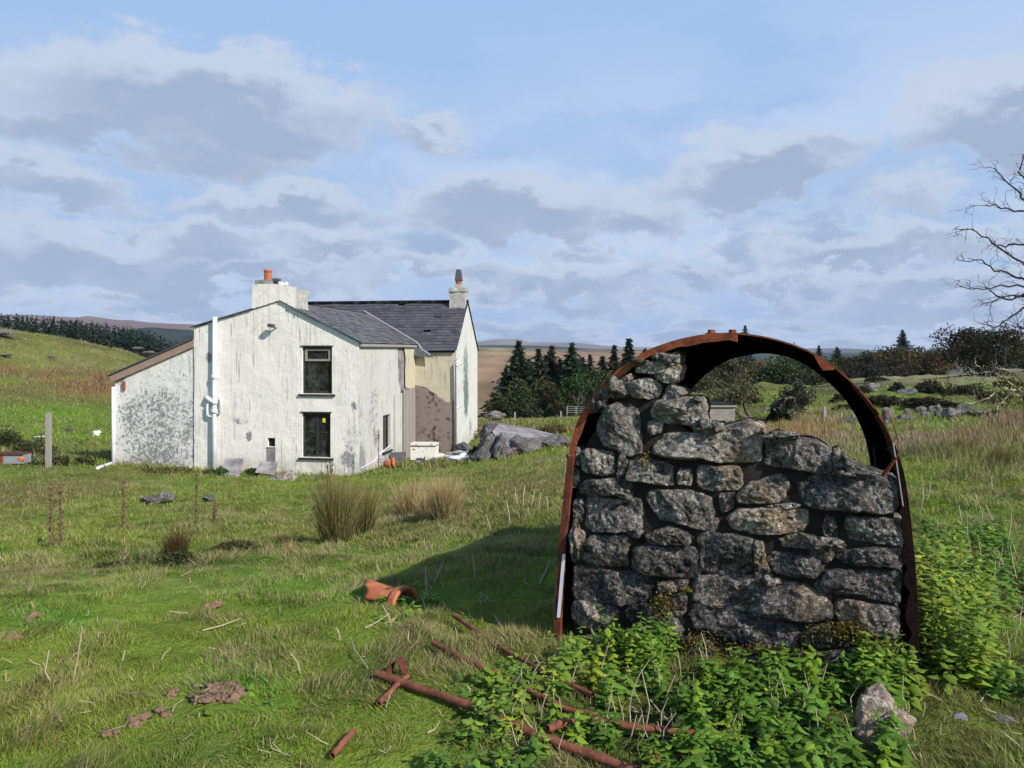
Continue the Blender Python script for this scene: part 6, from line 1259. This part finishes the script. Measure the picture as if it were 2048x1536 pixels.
# tall pale grasses: right middle, reddish strip left
def tall(spec, label, seed):
    r = np.random.default_rng(seed); B = []; Hh_ = []; C_ = []
    for (px, py, rx, ry, n, h, col) in spec:
        for _ in range(n):
            a = r.normal(px, rx * .5); q = r.normal(py, ry * .5)
            B.append((a, q)); Hh_.append(h); C_.append(col)
    B = np.array(B); Yg_ = np.exp(np.linspace(math.log(3), math.log(110), 260)); out = np.zeros((len(B), 3))
    X_ = (B[:, 0:1] - 1024) / F * Yg_[None]; Z_ = base_h(X_, np.broadcast_to(Yg_, X_.shape)); Q_ = HZ + (CAMZ - Z_) / Yg_ * F
    kk = np.argmax(Q_ <= B[:, 1:2], axis=1); out[:, 1] = Yg_[kk] * r.uniform(.985, 1.015, len(B)); out[:, 0] = (B[:, 0] - 1024) / F * out[:, 1]; out[:, 2] = H(out[:, 0], out[:, 1])
    ok = (kk > 0) & ~inside_house(out[:, 0], out[:, 1]) & ~in_wall(out[:, 0], out[:, 1]); out = out[ok]; h = np.array(Hh_)[ok] * r.uniform(.5, 1.2, ok.sum()); c = np.array(C_)[ok] * r.uniform(.6, 1.35, (ok.sum(), 1))
    o = blades('tall_grass', out, h, out[:, 1] * .0011 + .002, r.normal(0, .28, (len(out), 2)) * h[:, None], c, M['grass'], c * 1.15); setp(o, label, 'grass', kind='stuff'); return o
PG = (.34, .26, .15); RG = (.30, .16, .09); OG = (.20, .19, .07); PK = (.30, .20, .15)
tall([(1640, 874, 110, 18, 800, .26, PG), (1770, 897, 180, 20, 1300, .22, (.28, .25, .12)), (1850, 890, 130, 16, 700, .24, PK), (1975, 878, 90, 20, 1200, .28, (.25, .20, .09)), (1990, 925, 120, 40, 800, .25, OG), (1600, 868, 60, 20, 900, .4, (.33, .21, .09)), (2020, 850, 50, 16, 900, .5, (.26, .18, .10)), (1880, 910, 60, 16, 700, .3, (.20, .19, .07)), (1640, 845, 50, 10, 300, .35, PG)], 'tall pale dry grass behind the arch and to its right', 1)
tall([(190, 780, 90, 16, 1300, .42, (.25, .16, .085)), (90, 750, 90, 9, 450, .35, (.24, .16, .085)), (5, 737, 40, 12, 200, .35, (.24, .15, .08)), (200, 760, 24, 8, 200, .6, (.26, .17, .09))], 'reddish bracken-like grass across the foot of the left hill', 2)
def rush(label, px, py, wid, hpx, n, cols, seed, group=None):
    c = GP(px, py); r = np.random.default_rng(seed); Y = c[1]; R = wid / 2 / F * Y; h = hpx / F * Y
    a = r.uniform(0, 6.283, n); q = np.sqrt(r.uniform(0, 1, n)) * R * .55; B = np.stack([c[0] + q * np.cos(a), c[1] + q * np.sin(a) * .7, np.full(n, c[2] - .02)], -1); B[:, 2] = H(B[:, 0], B[:, 1]) - .02
    d = np.stack([np.cos(a), np.sin(a)], -1) * (q / R)[:, None] * h * .42 + r.normal(0, .15, (n, 2)) * h
    K = np.array(cols)[r.integers(len(cols), size=n)] * r.uniform(.6, 1.3, (n, 1)); hh = h * r.uniform(.45, 1.08, n)
    o = blades('rush_clump', B, hh, np.full(n, .0035 + Y * .0002), d, K, M['grass'], K * np.array([1.5, 1.25, 1.1]), loc=tuple(c)); return setp(o, label, 'rushes', group)
RU = ((.08, .12, .03), (.13, .15, .045), (.30, .25, .12), (.34, .29, .16), (.10, .14, .035)); RD = ((.46, .39, .23), (.40, .34, .19), (.24, .23, .09))
rush('tall green and straw rush clump in front of the gable corner', 672, 1088, 92, 150, 1500, RU, 1); rush('straw-coloured rush clump right of the tall green one', 722, 1068, 90, 112, 900, RU, 2)
rush('pale dry rush clump left of the pale slate slab', 820, 1034, 84, 80, 900, RD, 3); rush('taller dry rush clump directly left of the slate slab', 890, 1036, 84, 95, 1100, RD, 4); rush('small dry rush tuft between the rush clumps', 858, 1036, 60, 60, 900, RD, 5)
rush('dark dock-like clump in the grassy hollow', 352, 1120, 60, 75, 500, ((.05, .06, .02), (.11, .07, .035)), 6); rush('sparse straw tuft at the left foot of the tall rushes', 578, 1112, 24, 40, 120, RD, 7)
rush('olive rush clump by the bare hawthorn', 1925, 905, 70, 34, 500, ((.10, .10, .03), (.2, .16, .07)), 8); rush('green rush clump in the grass at the right edge', 2000, 930, 90, 40, 700, ((.09, .10, .03), (.16, .14, .06)), 9)
def dock(label, px, p0, p1, seed, w_=.026):
    c = GP(px, p1); r = np.random.default_rng(seed); h = (p1 - p0) / F * c[1]; mb = MB(); pts = [c + [0, 0, -.02], c + [.01, 0, h * .5], c + [r.normal(0, .03), 0, h]]
    mb.tube(pts, [w_ * .6, w_ * .45, w_ * .3], 5); V, f = cards(np.array([c + [r.normal(0, .022) * (1.3 - q), r.normal(0, .02), h * q] for q in r.uniform(.08, 1.0, 170)]), .022 * r.uniform(.4, 1.4, 170)); mb.add(V, f)
    return setp(mb.build('dock_stalk', M['dockm'], None), label, 'weed stalk', 'dead dock stalks on the lawn')
M['dockm'] = material('brown seed stalk', lambda b, s: b.mix(b.noise(b.pos(), 30, 3), (.09, .055, .032, 1), (.24, .17, .10, 1)))
for i, a_ in enumerate([('thickest brown dock stalk on the left of the lawn', 102, 968, 1096), ('brown dock stalk right beside the thickest one', 121, 965, 1092), ('brown dock stalk below the lean-to wall', 247, 960, 1058), ('pale-stemmed dock stalk below the soil pipe', 392, 945, 1052), ('short forked dock stalk right of the pale-stemmed one', 430, 1000, 1045), ('tall brown dock stalk rising through the tall rushes', 663, 925, 1060), ('brown dock stalk standing against the side wall near the pot', 757, 862, 955), ('thin brown stalk at the gable corner left of the tall rushes', 655, 930, 1000)]): dock(*a_, i)
# dry straw stalks lying and standing
def stalks(label, lst, r_=.0035, name='dry_stalks'):
    mb = MB(); r = np.random.default_rng(len(lst))
    for (x0, y0, x1, y1) in lst:
        a = GP(x0, y0); up_ = abs(x1 - x0) < .5 * abs(y1 - y0)
        b = P(x1, y1, a[1] + (0 if up_ else 0)) if up_ else GP(x1, y1) + [0, 0, .04]
        m_ = (a + b) / 2 + r.normal(0, .012, 3); mb.tube([a + [0, 0, .01], m_, b], [r_ * a[1] / 4 * .9 + .001, r_ * a[1] / 4 * .9 + .0008, r_ * a[1] / 4 * .6 + .0005], 5)
    return setp(mb.build(name, M['straw'], None), label, 'stalks', kind='stuff')
M['straw'] = material('dry straw', lambda b, s: b.mix(b.noise(b.pos(), 14, 3), (.22, .165, .10, 1), (.58, .49, .35, 1)))
ST = [(145, 1370, 165, 1252), (102, 1368, 98, 1300), (600, 1350, 582, 1308), (405, 1265, 482, 1250), (770, 1252, 790, 1250), (855, 1200, 851, 1132), (868, 1170, 888, 1120), (785, 1170, 783, 1122), (760, 1150, 753, 1128), (880, 1255, 843, 1205), (782, 1262, 765, 1210), (915, 1275, 885, 1215), (730, 1260, 780, 1240), (775, 1262, 820, 1265), (820, 1290, 818, 1262), (735, 1340, 702, 1290), (680, 1285, 672, 1255), (875, 1530, 895, 1483), (855, 1472, 880, 1462), (940, 1395, 930, 1368), (1082, 1350, 1068, 1310), (1100, 1390, 1110, 1340), (1225, 1250, 1223, 1075), (1218, 1385, 1218, 1285), (1263, 1475, 1265, 1385), (1290, 1470, 1283, 1340), (1408, 1352, 1398, 1295), (1250, 1370, 1255, 1330), (1600, 1340, 1568, 1320), (1190, 1350, 1170, 1320), (1340, 1450, 1300, 1420), (1480, 1520, 1400, 1480), (1720, 1530, 1690, 1430), (1650, 1495, 1632, 1420), (1845, 1355, 1875, 1310), (1935, 1400, 1890, 1370), (1960, 1410, 2020, 1390), (1860, 1250, 1880, 1165), (1900, 1230, 1905, 1160), (1960, 1140, 1955, 1070), (2010, 1160, 1995, 1100), (1985, 1200, 1990, 1120), (2035, 1170, 2020, 1090), (1840, 1030, 1845, 960), (1855, 1000, 1860, 965), (1925, 1060, 1918, 1010), (1985, 980, 1982, 950), (1310, 1290, 1300, 1230), (1335, 1300, 1340, 1250), (1150, 1245, 1145, 1205), (1080, 1170, 1100, 1130), (950, 1160, 945, 1110), (985, 1080, 972, 1030), (1035, 1010, 1030, 975), (1045, 1015, 1050, 970), (1062, 1015, 1070, 978), (1078, 1020, 1082, 985), (1020, 1060, 1012, 1000), (1095, 1025, 1092, 992), (20, 1365, 12, 1340), (375, 1230, 340, 1235), (240, 1340, 250, 1300), (1575, 1262, 1580, 1220), (1645, 1500, 1620, 1460), (2040, 1500, 1990, 1480), (1880, 1290, 1905, 1262)]
stalks('scattered pale dry stalks in the foreground grass', ST)
dl_ = []
for _ in range(120):
    a_ = rng.uniform(1000, 2040); q_ = rng.uniform(1330, 1530) if a_ < 1850 else rng.uniform(1050, 1400); h_ = rng.uniform(25, 85); dl_.append((a_, q_, a_ + rng.normal(0, .22) * h_, q_ - h_))
stalks('brown dead stems standing among the nettles', dl_, .0026, 'dead_stems')
rl = []
for _ in range(170):
    a_ = rng.uniform(0, 2048); q_ = rng.uniform(1120, 1530); an = rng.uniform(0, 6.28); L_ = rng.uniform(10, 42) * (q_ - 900) / 500
    if 1130 < a_ < 1810 and q_ < 1330: continue
    rl.append((a_, q_, a_ + math.cos(an) * L_, q_ + math.sin(an) * L_ * .6))
stalks('short fallen straws strewn through the near grass', rl, .0015, 'fallen_straw')
# nettles
def nettles(label, regs, seed, name='nettle_bed'):
    r = np.random.default_rng(seed); Cn = []; D = []; E = []; S = []; K = []; st = MB()
    for (x0, x1, y0, y1, n, h, tone) in regs:
        for _ in range(int(n * .95)):
            px = r.uniform(x0, x1); py = r.uniform(y0, y1)
            if vnoise(np.array([[px / 85., py / 60., seed * 3.]]), 5)[0] < r.uniform(-.95, .05): continue
            Y = 1.6 * F / (py - HZ) if py > HZ + 100 else 4; Y = min(Y, 6.5)
            x = (px - 1024) / F * Y
            q = np.array([x - LP[0], Y - LP[1]]); s_ = q @ FX[:2]; t_ = q @ AX[:2]
            if 0.0 < s_ < 1.78 and -.04 < t_: 
                Y -= (t_ + .06) * 1.08; x = (px - 1024) / F * Y
            z = float(base_h(np.array([x]), np.array([Y]))[0]); hh = h * r.uniform(.35, 1.2) * (1 + .35 * vnoise(np.array([[px / 50., py / 40., 7.]]), 8)[0]); ln = r.normal(0, .18, 2) * hh
            b0 = np.array([x, Y, z]); tp = b0 + [ln[0], ln[1], hh]
            if r.random() < .5: st.tube([b0, (b0 + tp) / 2 + r.normal(0, .01, 3), tp], [.0028, .0022, .001], 4, cap=False)
            nl = int(3 + hh / .028); a0 = r.uniform(0, 3.14); shade = r.uniform(.7, 1.25); yl = r.random() < .22; big = r.uniform(.6, 1.45)
            for k in range(nl):
                f_ = (k + .6) / nl; a = a0 + (k % 2) * 1.57; c = b0 + (tp - b0) * f_; L = (.029 * (1.25 - .6 * f_)) * r.uniform(.7, 1.3) * big
                for sg in (0, math.pi):
                    aa = a + sg + r.normal(0, .3); dr = np.array([math.cos(aa), math.sin(aa), r.uniform(-.55, .15)]); dr /= np.linalg.norm(dr); ee = np.cross(dr, [0, 0, 1]); ee /= np.linalg.norm(ee)
                    ee = ee + np.array([0, 0, r.normal(0, .25)])
                    Cn.append(c + dr * L * .9); D.append(dr); E.append(ee); S.append(L); col = np.array(tone) * shade * r.uniform(.8, 1.2); K.append(col * ([1.6, 1.25, .9] if yl else [1, 1, 1]))
    Cn, D, E, S, K = map(np.array, (Cn, D, E, S, K)); n = len(Cn); S_c = S[:, None]
    nm = np.cross(D, E); fold = .22
    # six-point leaf folded along the midrib
    V = np.stack([Cn - D * S_c, Cn - D * S_c * .45 + E * S_c * .52 + nm * S_c * fold, Cn + D * S_c * .3 + E * S_c * .36 + nm * S_c * fold, Cn + D * S_c, Cn + D * S_c * .3 - E * S_c * .36 + nm * S_c * fold, Cn - D * S_c * .45 - E * S_c * .52 + nm * S_c * fold], 1)
    k = np.arange(n)[:, None] * 6; f = np.concatenate([k + [0, 1, 2, 3], k + [0, 3, 4, 5]], 0)
    t = obj(name, V.reshape(-1, 3), f, M['nettle'], None, colors=np.repeat(K, 6, 0), loc=(float(Cn[:, 0].mean()), float(Cn[:, 1].mean()), 0)); setp(t, label, 'nettles', kind='stuff')
    s_o = st.build('stems', M['stem'], t); s_o['kind'] = 'stuff'; return t
M['nettle'] = attr_mat('nettle leaf', .35, .45); M['stem'] = material('nettle stem', lambda b, s: (.13, .14, .05, 1))
TN = (.125, .245, .035); TY_ = (.20, .31, .045)
nettles('bright green nettles along the foot of the stone wall', [(1120, 1240, 1330, 1400, 60, .24, TY_), (1180, 1340, 1330, 1420, 110, .24, TN), (1300, 1800, 1360, 1440, 240, .15, TN), (1290, 1800, 1420, 1620, 230, .17, TN), (1080, 1250, 1410, 1500, 60, .15, TN), (1000, 1100, 1520, 1600, 20, .12, TN), (1700, 1850, 1360, 1420, 50, .22, TY_), (900, 1020, 1380, 1560, 26, .12, TN), (860, 960, 1540, 1620, 22, .10, TN), (1240, 1340, 1330, 1370, 50, .2, TY_)], 1)
nettles('tall bright green nettles crowding the right side of the shelter', [(1850, 1950, 1290, 1400, 130, .32, TY_), (1850, 1980, 1240, 1330, 140, .36, TY_), (1850, 1925, 1120, 1240, 110, .30, TY_), (1850, 2020, 1060, 1160, 110, .18, TN), (1900, 2100, 1130, 1260, 70, .15, TN), (1960, 2100, 1340, 1430, 30, .12, TN)], 2)
nettles('sparse low weeds between the rusty pipes', [(900, 1150, 1290, 1420, 60, .09, TN), (1000, 1130, 1340, 1420, 70, .12, TY_), (760, 900, 1150, 1230, 14, .07, TN), (400, 560, 1300, 1450, 24, .05, TN), (940, 1050, 1420, 1500, 34, .15, TY_)], 3)

# ------------------------------------------------------------------ haze
HAZE = True
if HAZE:
    mb = MB().box((-9500, -9500, -400), (19000, 0, 0), (0, 19000, 0), (0, 0, 900))
    mh = bpy.data.materials.new('haze'); mh.use_nodes = True; nt = mh.node_tree; nt.nodes.clear()
    pv = nt.nodes.new('ShaderNodeVolumePrincipled'); pv.inputs['Density'].default_value = .00007; pv.inputs['Color'].default_value = (.62, .76, 1, 1); pv.inputs['Anisotropy'].default_value = .0
    ou = nt.nodes.new('ShaderNodeOutputMaterial'); nt.links.new(pv.outputs[0], ou.inputs['Volume'])
    hz = mb.build('haze', mh, None); hz['kind'] = 'stuff'; hz['label'] = 'thin blue air over the far moor'; hz['category'] = 'haze'
